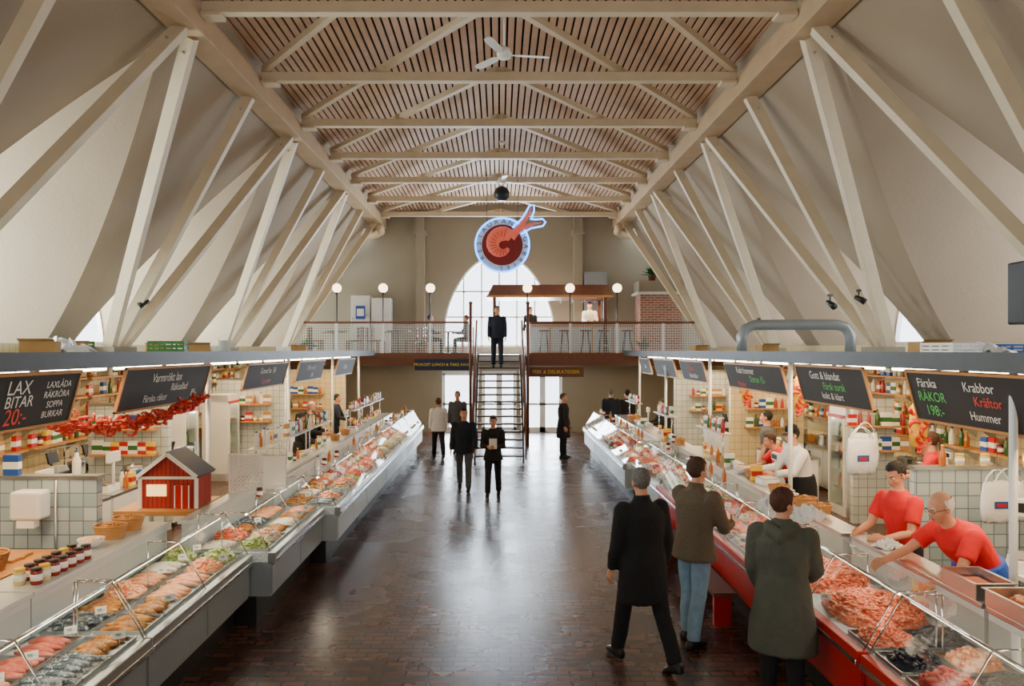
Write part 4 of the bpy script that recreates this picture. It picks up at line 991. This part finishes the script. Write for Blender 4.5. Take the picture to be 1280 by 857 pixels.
# ------------------------------------------------------------------ display counters
FOODS_L = ['f_bread', 'p_shrimp', 'f_smoked', 'fish', 'f_salmon', 'p_roe', 'f_red', 'f_white', 'p_salad', 'fish', 'f_salmon', 'f_white', 'p_salm']
PILES_L = ['p_roe', 'p_white', 'p_salad', 'p_stew', 'p_salm', 'p_white', 'p_roe', 'p_shrimp', 'p_shrimp', 'p_salm', 'p_cray']
PILES_R = ['p_shrimp', 'p_roe', 'p_salad', 'p_stew', 'p_cray', 'p_white', 'p_salm', 'p_white', 'p_shrimp', 'p_roe', 'p_white']
LIGHTS = []
DK = .76
def counter(sd, y0, y1, xf, front, label, rail=STEEL, food=None, glassh=.42, wt=1.3):
    r = root('display_counter', (sd*(xf+.55), (y0+y1)/2, 0), label, 'display counter', 'fish display counters')
    def bb(m, a, b, z0, z1, mt, ya=y0, yb=y1): m.bb(sd*(xf+a), sd*(xf+b), ya, yb, z0, z1, mt)
    bk = min(1.15, wt-.05)
    m = MB(); bb(m, .18, bk-.05, 0, .3, BLACK); m.out('plinth', r)  # shadow under the overhanging cabinet put into the black plinth colour
    m = MB(); bb(m, .03, bk, .3, .66, front); bb(m, .88, bk, .66, 1.06, PANELW); m.out('cabinet', r)
    n = max(1, round((y1-y0)/.95))
    for i in range(n):
        m = MB(); a = y0+(y1-y0)*i/n+.012; b = y0+(y1-y0)*(i+1)/n-.012; bb(m, .015, .03, .33, .62, front, a, b); m.out('front_panel', r)
    m = MB(); bb(m, -.02, .06, .64, .76, rail); bb(m, -.035, -.02, .665, .70, CHROME); m.out('front_rail', r, bevel=.006)
    m = MB(); bb(m, .06, .88, .66, DK, ICE); m.out('chilled_deck', r)
    m = MB(); bb(m, .86, wt, 1.06, 1.10, PANELW if sd < 0 else STEEL); m.out('worktop', r, bevel=.006)
    G0, G1, GZ = .02, .27, .76+glassh
    for i in range(n):
        ya = y0+(y1-y0)*i/n+.01; yb = y0+(y1-y0)*(i+1)/n-.01; g = MB()
        g.quad((sd*(xf+.02), ya, .76), (sd*(xf+.02), yb, .76), (sd*(xf+.27), yb, GZ), (sd*(xf+.27), ya, GZ), GLASS); g.out('glass_pane', r)
        g = MB(); g.quad((sd*(xf+.27), ya, GZ), (sd*(xf+.27), yb, GZ), (sd*(xf+.55), yb, GZ+.005), (sd*(xf+.55), ya, GZ+.005), GLASS); g.out('glass_shelf', r)
    g = MB()
    for i in range(n+1):
        y = y0+.012+(y1-y0-.024)*i/n
        g.tube([(sd*(xf+.02), y, .74), (sd*(xf+.27), y, GZ)], .007, CHROME, 6); g.tube([(sd*(xf+.27), y, GZ), (sd*(xf+.55), y, GZ)], .007, CHROME, 6); g.tube([(sd*(xf+.55), y, GZ), (sd*(xf+.55), y, .74)], .007, CHROME, 6)
    g.tube([(sd*(xf+.27), y0, GZ), (sd*(xf+.27), y1, GZ)], .010, CHROME, 8)
    g.out('glass_frame', r)
    m = MB(); m.cyl((sd*(xf+.31), y0+.05, GZ-.03), (sd*(xf+.31), y1-.05, GZ-.03), .008, TUBE, n=8); m.out('added_case_lamp', r)  # glowing tube added to brighten the food deck
    LIGHTS.append((sd*(xf+.34), (y0+y1)/2, GZ-.05, y1-y0-.1))
    nc = round((y1-y0-.06)/.37)
    for i in range(nc):
        y = y0+.03+(y1-y0-.06)*(i+.5)/nc
        for j, dx in enumerate((.26, .66)):
            x = sd*(xf+dx); z = DK
            if food == 'none': continue
            place('tray', (x, y, z))
            if R.random() < .6: place('tag', (x-sd*.17, y+R.uniform(-.1, .1), z+.004), sd*-.6)
            if y > 11.5 or (sd > 0 and R.random() < .8):
                k = R.choice(PILES_L if sd < 0 else PILES_R); place(k, (x, y, z+.006), R.choice((0, pi/2, pi)), (1, 1, R.uniform(.8, 1.2)))
            else:
                k = R.choice(FOODS_L)
                if k.startswith('p_'): place(k, (x, y, z+.006)); continue
                nn = 4 if k in ('fish', 'f_bread') else 5; base = R.uniform(-.15, .15)
                for q in range(nn): place(k, (x+R.uniform(-.01, .01), y-.13+.26*q/(nn-1), z+.006+.006*(q % 2)), base+R.uniform(-.1, .1)+(pi if R.random() < .3 else 0), R.uniform(.95, 1.1))
    return r
for a, b in ((3.4, 5.7), (5.72, 8.05)): counter(-1, a, b, 2.6, STEELP, 'chilled fish display counter with grey steel front and glass', food=None)
counter(-1, 8.1, 10.4, 2.38, STEELP, 'chilled fish display counter with steel front, stepped towards the aisle', wt=1.02)
for i in range(5): counter(-1, 10.45+2.3*i, 12.72+2.3*i, 2.18, PANELW, 'chilled fish display counter with pale front panels')
for a, b in ((3.4, 5.4), (5.45, 7.5)): counter(1, a, b, 2.56, RED, 'chilled seafood display counter with red front', food='none', rail=RED, wt=1.12)
for i in range(6): counter(1, 7.55+2.3*i, 9.82+2.3*i, 2.5 if i < 3 else 2.35, RED if i < 2 else PANELW, 'chilled seafood display counter with red front' if i < 2 else 'chilled seafood display counter with pale front', rail=RED if i < 2 else STEEL, wt=1.12 if i < 1 else 1.3)
m = MB(); m.bb(2.22, 2.46, 7.95, 12.2, .34, .38, BROWNW)
for y in (8.1, 9.4, 10.7, 12.0): m.bb(2.26, 2.44, y-.03, y+.03, 0, .34, RED)
m.out('bench', label='low red and brown shopping bag bench along the counter', cat='bench')
def big(kind, x, y, sc=1, z=DK, rz=0): place(kind, (x, y, z), rz, sc)
big('p_bigshrimp', 3.02, 7.05, (.92, 1.1, 1)); big('p_bigshrimp', 3.02, 6.2, (.92, 1.15, .9), rz=pi)
for x, y, k in ((2.82, 5.2, 'p_mussel'), (3.22, 5.2, 'p_salm'), (2.82, 4.8, 'p_cray'), (3.22, 4.8, 'p_mussel'), (2.82, 4.42, 'p_shrimp'), (3.22, 4.42, 'p_white'), (3.22, 5.62, 'p_mussel'), (2.82, 5.62, 'p_shrimp')):
    place('tray', (x, y, DK)); place(k, (x, y, DK+.006))
for y in (6.3, 7.2): place('tag', (2.68, y, DK), -.6)
def b_gastro():
    m = MB(); a, b, h = .26, .17, .12
    m.bb(-a, a, -b, b, 0, .004, STEEL)
    for s_ in (-1, 1): m.bb(s_*a-.004, s_*a+.004, -b, b, 0, h, STEEL); m.bb(-a, a, s_*b-.004, s_*b+.004, 0, h, STEEL); m.bb(s_*(a+.01)-.016, s_*(a+.01)+.016, -b-.02, b+.02, h, h+.004, STEEL); m.bb(-a-.02, a+.02, s_*(b+.01)-.016, s_*(b+.01)+.016, h, h+.004, STEEL)
    return m.out('steel_pan', None, 'deep stainless steel pan on the counter top', 'pan', 'steel pans', origin=(0, 0, 0))
BUILD['gastro'] = b_gastro
place('gastro', (3.56, 5.72, 1.10), pi/2, (.8, .8, 1)); m = MB(); m.bb(3.44, 3.68, 5.54, 5.9, 1.11, 1.16, mat('orange_brine', '#d86a20', .15)); m.out('fish_soup', label='orange brine filling the steel pan', cat='food', kind='stuff')
place('gastro', (3.56, 5.2, 1.10), pi/2, (.8, .8, 1)); place('p_salm', (3.56, 5.2, 1.106), 0, (.7, 1, 1.1))
place('film', (3.1, 7.75, 1.19), .3, .8); place('film', (3.55, 7.0, 1.10), .3, .45); place('film', (3.0, 8.4, 1.19), 1.2, .7)

# ------------------------------------------------------------------ stall fittings
BOT = ['bottle', 'bottle2', 'bottle3', 'bottle3', 'bottle4', 'jar', 'jar2', 'bottle2']+PACKS
SMALL = ['bottle2', 'jar', 'jar2', 'bowl', 'basket', 'bowl', 'bottle3', 'pack_w', 'pack_y']
for sd in (-1, 1):
    for i in range(11):
        y = 4.2+1.65*i; place('cab', (sd*6.95, y, 0), -sd*pi/2)
        for zz in (1.40, 1.75, 2.10, 2.42):
            if y > 5: place('shelf', (sd*7.22, y, zz-.03), -sd*pi/2)
            for k in range(8):
                if y > 5 and R.random() < .85: place(R.choice(BOT), (sd*(7.2+R.uniform(-.03, .03)), y-.62+k*.175, zz), -sd*pi/2+R.uniform(-.2, .2), R.uniform(.9, 1.15), group='goods on stall shelves')
        if i % 2: place('rail', (sd*7.0, y, 1.34), -sd*pi/2, (1, 1, .7))
        for dy in (-.52, 0, .5):
            k = R.choice(['scale', 'box', 'paper', 'bucket', 'board', 'pot', 'reg', 'basket', 'crate_w', 'pot']); place(k, (sd*6.85, y+dy, .90), -sd*pi/2, .75 if k in ('crate_w', 'board', 'paper', 'scale') else .9)
    for y in ([15.0, 19.2] if sd > 0 else [9.7, 11.35, 13.3, 19.2]):
        place('cab', (sd*5.6, y, 0), sd*pi/2); place(R.choice(['scale', 'reg']), (sd*5.6, y-.5, .9), sd*pi/2); place(R.choice(['bucket', 'box', 'pot']), (sd*5.65, y+.5, .9), sd*pi/2)
        for q, k in enumerate(('bottle2', 'bottle3', 'pack_y', 'bottle4', 'pack_b', 'pack_w')): place(k, (sd*(5.42+.1*(q % 2)), y-.2+.09*q, .9), pi/2)
    for y in (5.9, 10.42, 14.4, 18.2, 21.6):
        m = MB(); m.cyl((sd*3.95, y, 0), (sd*3.95, y, 2.75), .03, WHITE); m.lathe([(.06, 0), (.06, .015), (.04, .03)], (sd*3.95, y, 0), STEEL); m.out('canopy_post', label='white round steel post carrying the stall canopy', cat='post', group='canopy posts')
    for k in range(12): place('lamp', (sd*4.22, 6.3+1.35*k, 2.68))
    for y in (8.0, 11.0, 14.0, 17.0, 20.0): place('lamp', (sd*5.9, y, 2.68))
    for y, x0, x1, z, mt in (((8.3, 4.35, 6.58, 1.5, TILEB), (12.3, 5.3, 6.58, 2.0, TILE), (17.9, 5.0, 6.58, 2.2, TILE), (21.9, 4.4, 6.58, 2.3, TILEY)) if sd < 0 else ((8.95, 4.85, 6.58, 1.5, TILEB), (12.8, 5.9, 6.58, 2.1, TILE), (16.6, 5.0, 6.58, 2.2, TILEY), (21.0, 4.8, 6.58, 2.3, TILE))):
        m = MB(); m.bb(sd*x0, sd*x1, y, y+.12, 0, z, mt); m.bb(sd*(x0-.02), sd*x1, y-.02, y+.14, z, z+.04, STEEL); m.out('partition_wall', label='tiled partition wall between two fish stalls', cat='wall', group='stall partitions')
        # goods shelf fixed on the partition, seen from the aisle
        if z > 1.9:
            xm = sd*(x0+x1)/2
            for zz in (1.25, 1.65):
                m = MB(); m.bb(xm-.5, xm+.5, y-.26, y-.01, zz-.025, zz, PINE); m.out('partition_shelf', label='short pine shelf fixed on the tiled partition', cat='shelf', group='partition shelves')
                for k in range(7): place(R.choice(BOT), (xm-.42+.14*k, y-.13, zz), R.uniform(-.2, .2), R.uniform(.9, 1.1), group='goods on partition shelves')
for y, x in ((13.6, 6.27), (17.2, 6.27), (8.0, 6.27)): place('cooler', (x, y, 0), -pi/2)
for y, x in ((14.9, -6.27), (17.3, -6.27), (7.2, -6.27)): place('cooler', (x, y, 0), pi/2)
for sd, y, x in ((-1, 8.36, 4.6), (-1, 8.36, 5.3), (-1, 8.36, 5.6), (-1, 8.36, 6.1), (1, 9.01, 5.2), (1, 9.01, 5.4), (1, 9.01, 5.7), (1, 9.01, 6.2)): place(R.choice(BOT), (sd*x, y, 1.54), 0, 1.1, group='goods on stall shelves')
for y in (5.9, 6.02, 6.14, 6.26, 6.38, 6.5, 6.62):
    for x in (-3.56, -3.68): place('jar' if R.random() < .7 else 'jar2', (x, y+R.uniform(-.01, .01), 1.10), R.uniform(0, 6), .95)
for y in (7.0, 7.35, 7.7): place('basket' if y > 7.2 else 'bowl', (-3.72, y, 1.10), 0, .9)
# shelves standing on the counter tops with goods above and below
for sd, ys in ((-1, (11.2, 12.7, 14.2, 17.9, 19.4, 20.9)), (1, (13.2, 16.3, 20.1))):
    for y in ys:
        xf = 2.18 if sd < 0 else (2.5 if y < 14.5 else 2.35); x = sd*(xf+1.17)
        place('over', (x, y, 1.10), pi/2)
        for k in range(8): place(R.choice(BOT), (x, y-.6+.17*k, 1.535), pi/2, R.uniform(.8, 1.05), group='goods on counter shelves')
        for k in range(5): place(R.choice(['jar', 'jar2', 'bowl', 'pack_w', 'pack_y', 'bottle2']), (x-sd*.02, y-.45+.22*k, 1.10), pi/2, .8, group='goods under counter shelves')
for y in (15.3, 16.3, 17.0): place(R.choice(['scale', 'reg', 'basket']), (-3.27, y, 1.10), pi/2, .75)
y = 10.3
while y < 21.0:
    if not any(abs(y-q) < .95 for q in (13.2, 16.3, 20.1)):
        xf = 2.5 if y < 14.5 else 2.35
        k = R.choice(['scale', 'paper', 'reg', 'bowl', 'basket']); place(k, (xf+1.1, y, 1.10), -pi/2, .75)
        place(R.choice(SMALL), (xf+1.05, y+.30, 1.10), 0, 1)
    y += .62
for y in (8.4, 8.8, 9.25, 9.6): place(R.choice(['bowl', 'jar2', 'basket']), (3.5, y, 1.10), 0, .8)
for sd, xf, ys in ((-1, 2.18, (11.0, 21.5)), (1, 2.5, (9.0, 14.2)), (1, 2.35, (14.6, 21.0)), (-1, 2.38, (8.4, 9.0))):
    y = ys[0]
    while y < ys[1]:
        if R.random() < .7: place(R.choice(['jar', 'jar2', 'bottle2', 'bowl', 'bottle3']), (sd*(xf+.42), y, 1.186), 0, .8)
        y += R.uniform(.3, .7)
r = root('model_barn', (-3.76, 8.95, 1.10), 'small red wooden barn model with white trim and lit window', 'model house')
BARN = brickmat('barn_boards', '#a82a1c', '#94201a', '#4a120c', .05, 3, .004, offset=0, rough=.7)
c = V((-3.76, 8.95, 1.10)); w, dp, h = .32, .22, .36
m = MB(); m.prism([c+V((-w, -dp, 0)), c+V((w, -dp, 0)), c+V((w, -dp, h)), c+V((.0, -dp, h+.24)), c+V((-w, -dp, h))], (0, 2*dp, 0), BARN); m.out('body', r)
m = MB()
for s_ in (-1, 1): m.beam(c+V((s_*.17, -dp-.04, h+.135)), c+V((s_*.17, dp+.04, h+.135)), .46, .03, DARKM, up=V((s_*.6, 0, .8)))
m.out('roof', r)
m = MB()
for s_ in (-1, 1): m.bb(c.x+s_*w-.02, c.x+s_*w+.02, c.y-dp-.015, c.y-dp, c.z, c.z+h, WHITE); m.beam(c+V((s_*(w+.02), -dp-.05, h)), c+V((0, -dp-.05, h+.26)), .02, .04, WHITE)
m.bb(c.x-w, c.x+w, c.y-dp-.012, c.y-dp, c.z+h-.03, c.z+h, WHITE)
m.out('trim', r)
m = MB(); m.bb(c.x-.24, c.x-.02, c.y-dp-.02, c.y-dp-.005, c.z+.14, c.z+.27, mat('lit_window', '#ffe6b0', emit='#ffc878', es=2)); m.out('lit_window', r)
m = MB(); m.bb(c.x+.08, c.x+.24, c.y-dp-.02, c.y-dp-.005, c.z+.0, c.z+.26, RED)
for q in (.08, .16, .24): m.bb(c.x+q-.006, c.x+q+.006, c.y-dp-.025, c.y-dp-.02, c.z, c.z+.26, WHITE)
m.out('door', r)
r = root('side_table', (-3.85, 9.0, 0), 'pine work table carrying the red barn model', 'table')
m = MB(); m.bb(-4.3, -3.42, 8.55, 9.45, 1.05, 1.10, PINE); m.out('tabletop', r)
for x in (-4.26, -3.46):
    for y in (8.59, 9.41): m = MB(); m.bb(x-.02, x+.02, y-.02, y+.02, 0, 1.05, STEEL); m.out('leg', r)
m = MB(); x0, y0 = -3.36, 9.6
for i in range(8):
    for k in range(9):
        cx, cz = x0+.03+i*.05, 1.13+k*.052
        m.tube([(cx+.018*math.cos(q), y0, cz+.018*math.sin(q)) for q in [2*pi*j/10 for j in range(11)]], .013, WHITE, 5)
m.bb(x0-.02, x0+.43, y0-.01, y0+.01, 1.10, 1.115, WHITE); m.bb(x0-.02, x0+.0, y0-.01, y0+.01, 1.10, 1.60, WHITE); m.bb(x0+.41, x0+.43, y0-.01, y0+.01, 1.10, 1.60, WHITE); m.bb(x0-.02, x0+.43, y0-.01, y0+.01, 1.58, 1.60, WHITE)
m.out('lattice_panel', label='white perforated lattice panel standing on the counter', cat='panel')
m = MB(); m.bb(-2.92, -2.64, 9.5, 9.52, 1.2, 1.58, PAPER); m.bb(-2.94, -2.62, 9.48, 9.54, 1.186, 1.205, WHITE); m.out('menu_card', label='plain white card panel standing on the glass shelf', cat='card')
r = root('towel_dispenser', (-4.95, 8.1, 0), 'white paper towel dispenser mounted on a steel frame', 'dispenser')
m = MB(); m.bb(-5.1, -4.78, 7.98, 8.2, 1.12, 1.42, WHITE); m.out('body', r, bevel=.03)
m = MB(); m.bb(-5.03, -4.85, 8.0, 8.1, 1.04, 1.12, PAPER); m.out('towel', r)
m = MB(); m.cyl((-4.76, 8.24, .0), (-4.76, 8.24, 1.5), .015, STEEL); m.out('pole', r)
r = root('work_table', (-4.9, 7.2, 0), 'pine work table behind the near fish counter', 'table')
m = MB(); m.bb(-5.4, -4.45, 6.8, 7.85, .82, .86, PINE); m.out('tabletop', r)
for x in (-5.35, -4.5):
    for y in (6.85, 7.8): m = MB(); m.bb(x-.02, x+.02, y-.02, y+.02, 0, .82, STEEL); m.out('leg', r)
place('basket', (-4.75, 7.1, .86), 0, 1.2); place('board', (-4.9, 7.5, .86))
GR = MB(); rr = random.Random(3)
for k in range(170):
    t = k/169; x = -4.15+.45*t; y = 7.0+2.6*t; z = 2.27-.20*math.sin(pi*t)+.07*t
    M = Matrix.Translation((x+rr.uniform(-.05, .05), y, z+rr.uniform(-.07, .07)))@Matrix.Rotation(rr.uniform(0, 6), 4, 'Z')@Matrix.Rotation(rr.uniform(-1.5, 1.5), 4, 'X'); shrimp_into(GR, M, LOBST, 2.0)
GR.tube([(-4.15+.45*t, 7.0+2.6*t, 2.27-.20*math.sin(pi*t)+.07*t) for t in [i/12 for i in range(13)]], .012, LOBST, 6)
GR.out('crayfish_garland', label='garland of red plastic crayfish strung below the canopy', cat='garland', kind='stuff')
def net(x, y, z, label):
    r = root('hanging_net', (x, y, z), label, 'decoration', 'hanging lobster decorations')
    m = MB(); m.tube([(x, y, z+.55), (x, y, z+.45), (x, y, z+.25), (x, y, z+.05), (x, y, z)], [.02, .07, .09, .08, .02], mat('net_yellow', '#e0b020', .6), 12); m.cyl((x, y, z+.5), (x, y, 2.66), .004, BLACK, n=6); m.out('net', r)
    m = MB()
    for k in range(9): M = Matrix.Translation((x-.08+.04*(k % 4), y-.12, z+.04+.05*k))@Matrix.Rotation(1.3+k, 4, 'Y')@Matrix.Rotation(1.2, 4, 'X'); shrimp_into(m, M, LOBST, 2.4)
    m.out('toy_crayfish', r)
net(4.42, 8.1, 1.85, 'yellow net with red toy crayfish hanging by a chalkboard'); net(4.25, 10.9, 2.0, 'yellow net with red toy crayfish hanging by a post'); net(4.15, 12.9, 2.0, 'small net with red toy crayfish')
for x, y, z in ((4.3, 9.15, 1.42), (4.42, 9.35, 1.40), (4.55, 9.55, 1.44), (5.25, 8.1, 1.08), (5.5, 8.3, 1.06)):
    m = MB(); m.cyl((x, y, z+.56), (x, y, 2.76), .004, STEEL, n=6); m.out('hook', label='thin steel hanging hook under the canopy', cat='hook', group='hanging hooks'); place('bag', (x, y, z), R.uniform(-.1, .2), 1.05)
r = root('work_table', (5.2, 6.7, 0), 'steel work table with white top beside the fishmonger', 'table')
m = MB(); m.bb(4.6, 5.7, 5.9, 7.3, .86, .9, PAPER); m.out('tabletop', r)
for x in (4.65, 5.65):
    for y in (5.95, 7.25): m = MB(); m.bb(x-.02, x+.02, y-.02, y+.02, 0, .86, STEEL); m.out('leg', r)
place('scale', (4.85, 6.95, .9), -.4, 1.1); place('reg', (5.4, 7.0, .9), -.4, 1.0); place('bucket', (5.45, 6.2, .9)); place('scale', (4.95, 6.3, .9), -.4, 1.0)
for x, y, k, rz in ((-5.3, 12.3, 'crate_g', .2), (-6.9, 12.4, 'crate_g', .0), (-5.2, 13.3, 'box', .4), (-6.3, 14.2, 'box', .1), (-5.6, 14.8, 'crate_w', .2), (-5.2, 8.7, 'box', .3), (-5.0, 19.2, 'box', .1), (-5.6, 20.4, 'crate_w', 0), (-5.9, 10.6, 'box', .7),
                    (5.2, 9.3, 'box', .1), (5.8, 9.9, 'crate_w', .3), (6.6, 10.2, 'crate_b', .1), (5.3, 15.2, 'box', .2), (5.0, 8.5, 'crate_w', .5), (5.2, 20.0, 'box', .3)):
    place(k, (x, y, 2.85), rz, (.9, .9, .9 if k == 'crate_g' else .6))
place('film', (-5.5, 9.6, 2.85), 0, (1.4, 1.2, 1.1)); place('film', (-5.55, 14.1, 2.85), 1, (1.1, 1, 1)); place('bucket', (-5.0, 14.0, 2.85), 0, .9); place('film', (5.6, 8.9, 2.85), 0, (1.2, 1, .7))

def chalk(sd, ya, yb, lines, label, h=.44):
    yc = (ya+yb)/2; L_ = abs(yb-ya); X0 = sd*3.95; zc = 2.47
    xd = V((0, 1, 0)) if sd < 0 else V((0, -1, 0)); yd = V((-sd*.26, 0, .97)).normalized(); n = xd.cross(yd); c = V((X0, yc, zc))
    r = root('chalkboard_sign', (X0, yc, zc-h/2), label, 'chalkboard', 'hanging chalkboards')
    Mx = Matrix.Translation(c)@Matrix((xd, yd, n)).transposed().to_4x4()
    m = MB(); m.box((0, 0, 0), (L_-.04, h-.04, .015), CHALK, Mx); m.out('board', r)
    m = MB()
    for q in (-1, 1): m.box((0, q*(h/2-.012), 0), (L_, .024, .03), PINE, Mx); m.box((q*(L_/2-.012), 0, 0), (.024, h, .03), PINE, Mx)
    m.out('frame', r)
    m = MB()
    for t, s_, col, x, y in lines: m.text(t, s_, col, c+xd*x+yd*y, xd, yd, .012)
    m.out('lettering', r)
    m = MB()
    for q in (-1, 1): m.tube([Mx@V((q*(L_/2-.2), h/2, 0)), (X0-sd*.02, yc+q*(L_/2-.2), 2.75)], .004, STEEL, 5)
    m.out('hanger', r)
chalk(-1, 4.9, 7.15, [('LAX', .17, CHW, .24, .12), ('BITAR', .14, CHW, .28, -.0), ('20:-', .20, CHR, .28, -.13), ('LAXLÅDA', .085, CHW, .80, .13), ('RÄKRÖRA', .085, CHW, .80, .04), ('SOPPA', .085, CHW, .80, -.05), ('BURKAR', .085, CHW, .80, -.14)], 'hanging chalkboard with white and red prices for salmon pieces', .5)
chalk(-1, 8.0, 10.35, [('Varmrökt lax', .15, CHW, -.1, .11), ('Räksallad', .13, CHW, .3, -.02), ('Färska räkor', .12, CHW, -.3, -.13), ('85:-', .12, CHW, .8, -.12)], 'hanging chalkboard with handwritten white fish specials', .5)
chalk(-1, 11.9, 14.2, [('Gravad lax  Sill', .14, CHW, 0, .08), ('Hummer', .14, CHP, 0, -.1)], 'hanging chalkboard with slanted white writing')
chalk(-1, 15.0, 17.2, [('Rökt makrill', .14, CHW, 0, .06), ('85:-', .14, CHW, .2, -.1)], 'small hanging chalkboard listing smoked mackerel')
chalk(-1, 18.6, 20.8, [('Kräftor', .16, CHW, 0, 0)], 'small hanging chalkboard listing crayfish')
chalk(1, 5.0, 7.35, [('Färska', .12, CHW, -.85, .13), ('RÄKOR', .13, CHG, -.82, .0), ('198:-', .14, CHG, -.82, -.13), ('Krabbor', .12, CHW, -.1, .12), ('Kräftor', .12, CHR, -.02, -.0), ('Hummer', .11, CHW, -.1, -.13)], 'hanging chalkboard with white, green and red shellfish prices', .5)
chalk(1, 8.2, 10.1, [('Gott & blandat', .14, CHW, -.1, .12), ('Färsk torsk', .13, CHG, .1, -.01), ('kokt & klart', .12, CHW, 0, -.13)], 'hanging chalkboard with white and green handwriting', .5)
chalk(1, 10.6, 13.3, [('Kokt hummer', .15, CHW, -.3, .1), ('Ostron 15:-', .15, CHG, .2, -.03), ('Musslor', .12, CHR, -.6, -.13)], 'hanging chalkboard with oyster and lobster prices')
chalk(1, 14.7, 16.6, [('Räkor', .16, CHR, 0, .06), ('Havskräftor', .14, CHW, 0, -.1)], 'hanging chalkboard with red and white letters')
chalk(1, 17.2, 19.4, [('Sushi', .18, CHW, 0, 0)], 'small hanging chalkboard with white letters'); chalk(1, 20.0, 21.4, [('Lax', .18, CHW, 0, 0)], 'small hanging chalkboard with one white word')
m = MB(); m.box((-.12, 14.86, 1.08), (.15, .01, .2), PAPER, None); m.out('paper_sheet', label='white paper sheet held at the chest', cat='paper')

# ------------------------------------------------------------------ lights
def area(name, loc, rot, sx, sy, power, col=(1, 1, 1)):
    l = bpy.data.lights.new(name, 'AREA'); l.shape = 'RECTANGLE'; l.size = sx; l.size_y = sy; l.energy = power; l.color = col
    o = bpy.data.objects.new(name, l); o.location = loc; o.rotation_euler = rot; COL.objects.link(o); return o
day = (.78, .89, 1.0); warm = (1, .70, .38)
area('daylight_end_window', (0, YF+.6, 4.6), (-pi/2, 0, 0), 3.8, 3.2, 1700, day)
area('daylight_doors', (.1, YF+.6, 1.1), (-pi/2, 0, 0), 4.4, 2.0, 700, day)
area('front_fill_light', (0, YB+.15, 4.6), (pi/2, 0, 0), 3.6, 3.0, 120, (1, .88, .70))  # unseen warm fill added behind the camera to soften the hall
for yc in DORM[1:]:
    if yc > 25:
        area('daylight_dormer', (-9.35, 25.5, 4.4), (0, -pi/2, 0), 2.6, 2.6, 260, (.92, 1, .93)); area('daylight_dormer', (9.35, 25.5, 4.4), (0, pi/2, 0), 2.6, 2.6, 80, day); continue
    area('daylight_dormer', (-9.35, yc, 4.3), (0, -pi/2, 0), 2.4, 3.8, 520, (.92, 1, .92))
    area('daylight_dormer', (9.35, yc, 4.3), (0, pi/2, 0), 2.4, 3.8, 80, (1, .93, .84))
for sd in (-1, 1):
    for y in (6.0, 9.5, 13.0, 16.5, 20.0):
        area('stall_light', (sd*4.25, y, 2.64), (0, 0, 0), .25, 3.2, 72, warm)
        area('stall_back_light', (sd*5.9, y, 2.64), (0, 0, 0), .3, 2.6, 46, warm)
for x, y, z, ln in LIGHTS: area('case_fill_light', (x, y, z), (0, math.copysign(.15, -x), 0), .06, ln, 6, (1, .88, .70))  # fill strips added inside the cases to brighten the food
area('gallery_light', (2.4, 25.2, 4.4), (0, 0, 0), 2.5, .8, 45, warm); area('under_gallery_light', (2.5, 25.2, 2.45), (0, 0, 0), 8, 1, 40, warm); area('under_gallery_light', (-3.5, 25.2, 2.45), (0, 0, 0), 5, 1, 30, warm)
wd = bpy.data.worlds.new('World'); SC.world = wd; wd.use_nodes = True
bg = wd.node_tree.nodes['Background']; bg.inputs['Color'].default_value = (.85, .93, 1, 1); bg.inputs['Strength'].default_value = 5

cd = bpy.data.cameras.new('camera'); cd.lens = 27; cd.sensor_width = 36; cd.shift_x = .0125; cd.shift_y = .0066; cd.clip_end = 200
co = bpy.data.objects.new('camera', cd); co.location = (0, 0, 2.9); co.rotation_euler = (pi/2, 0, 0); COL.objects.link(co); SC.camera = co
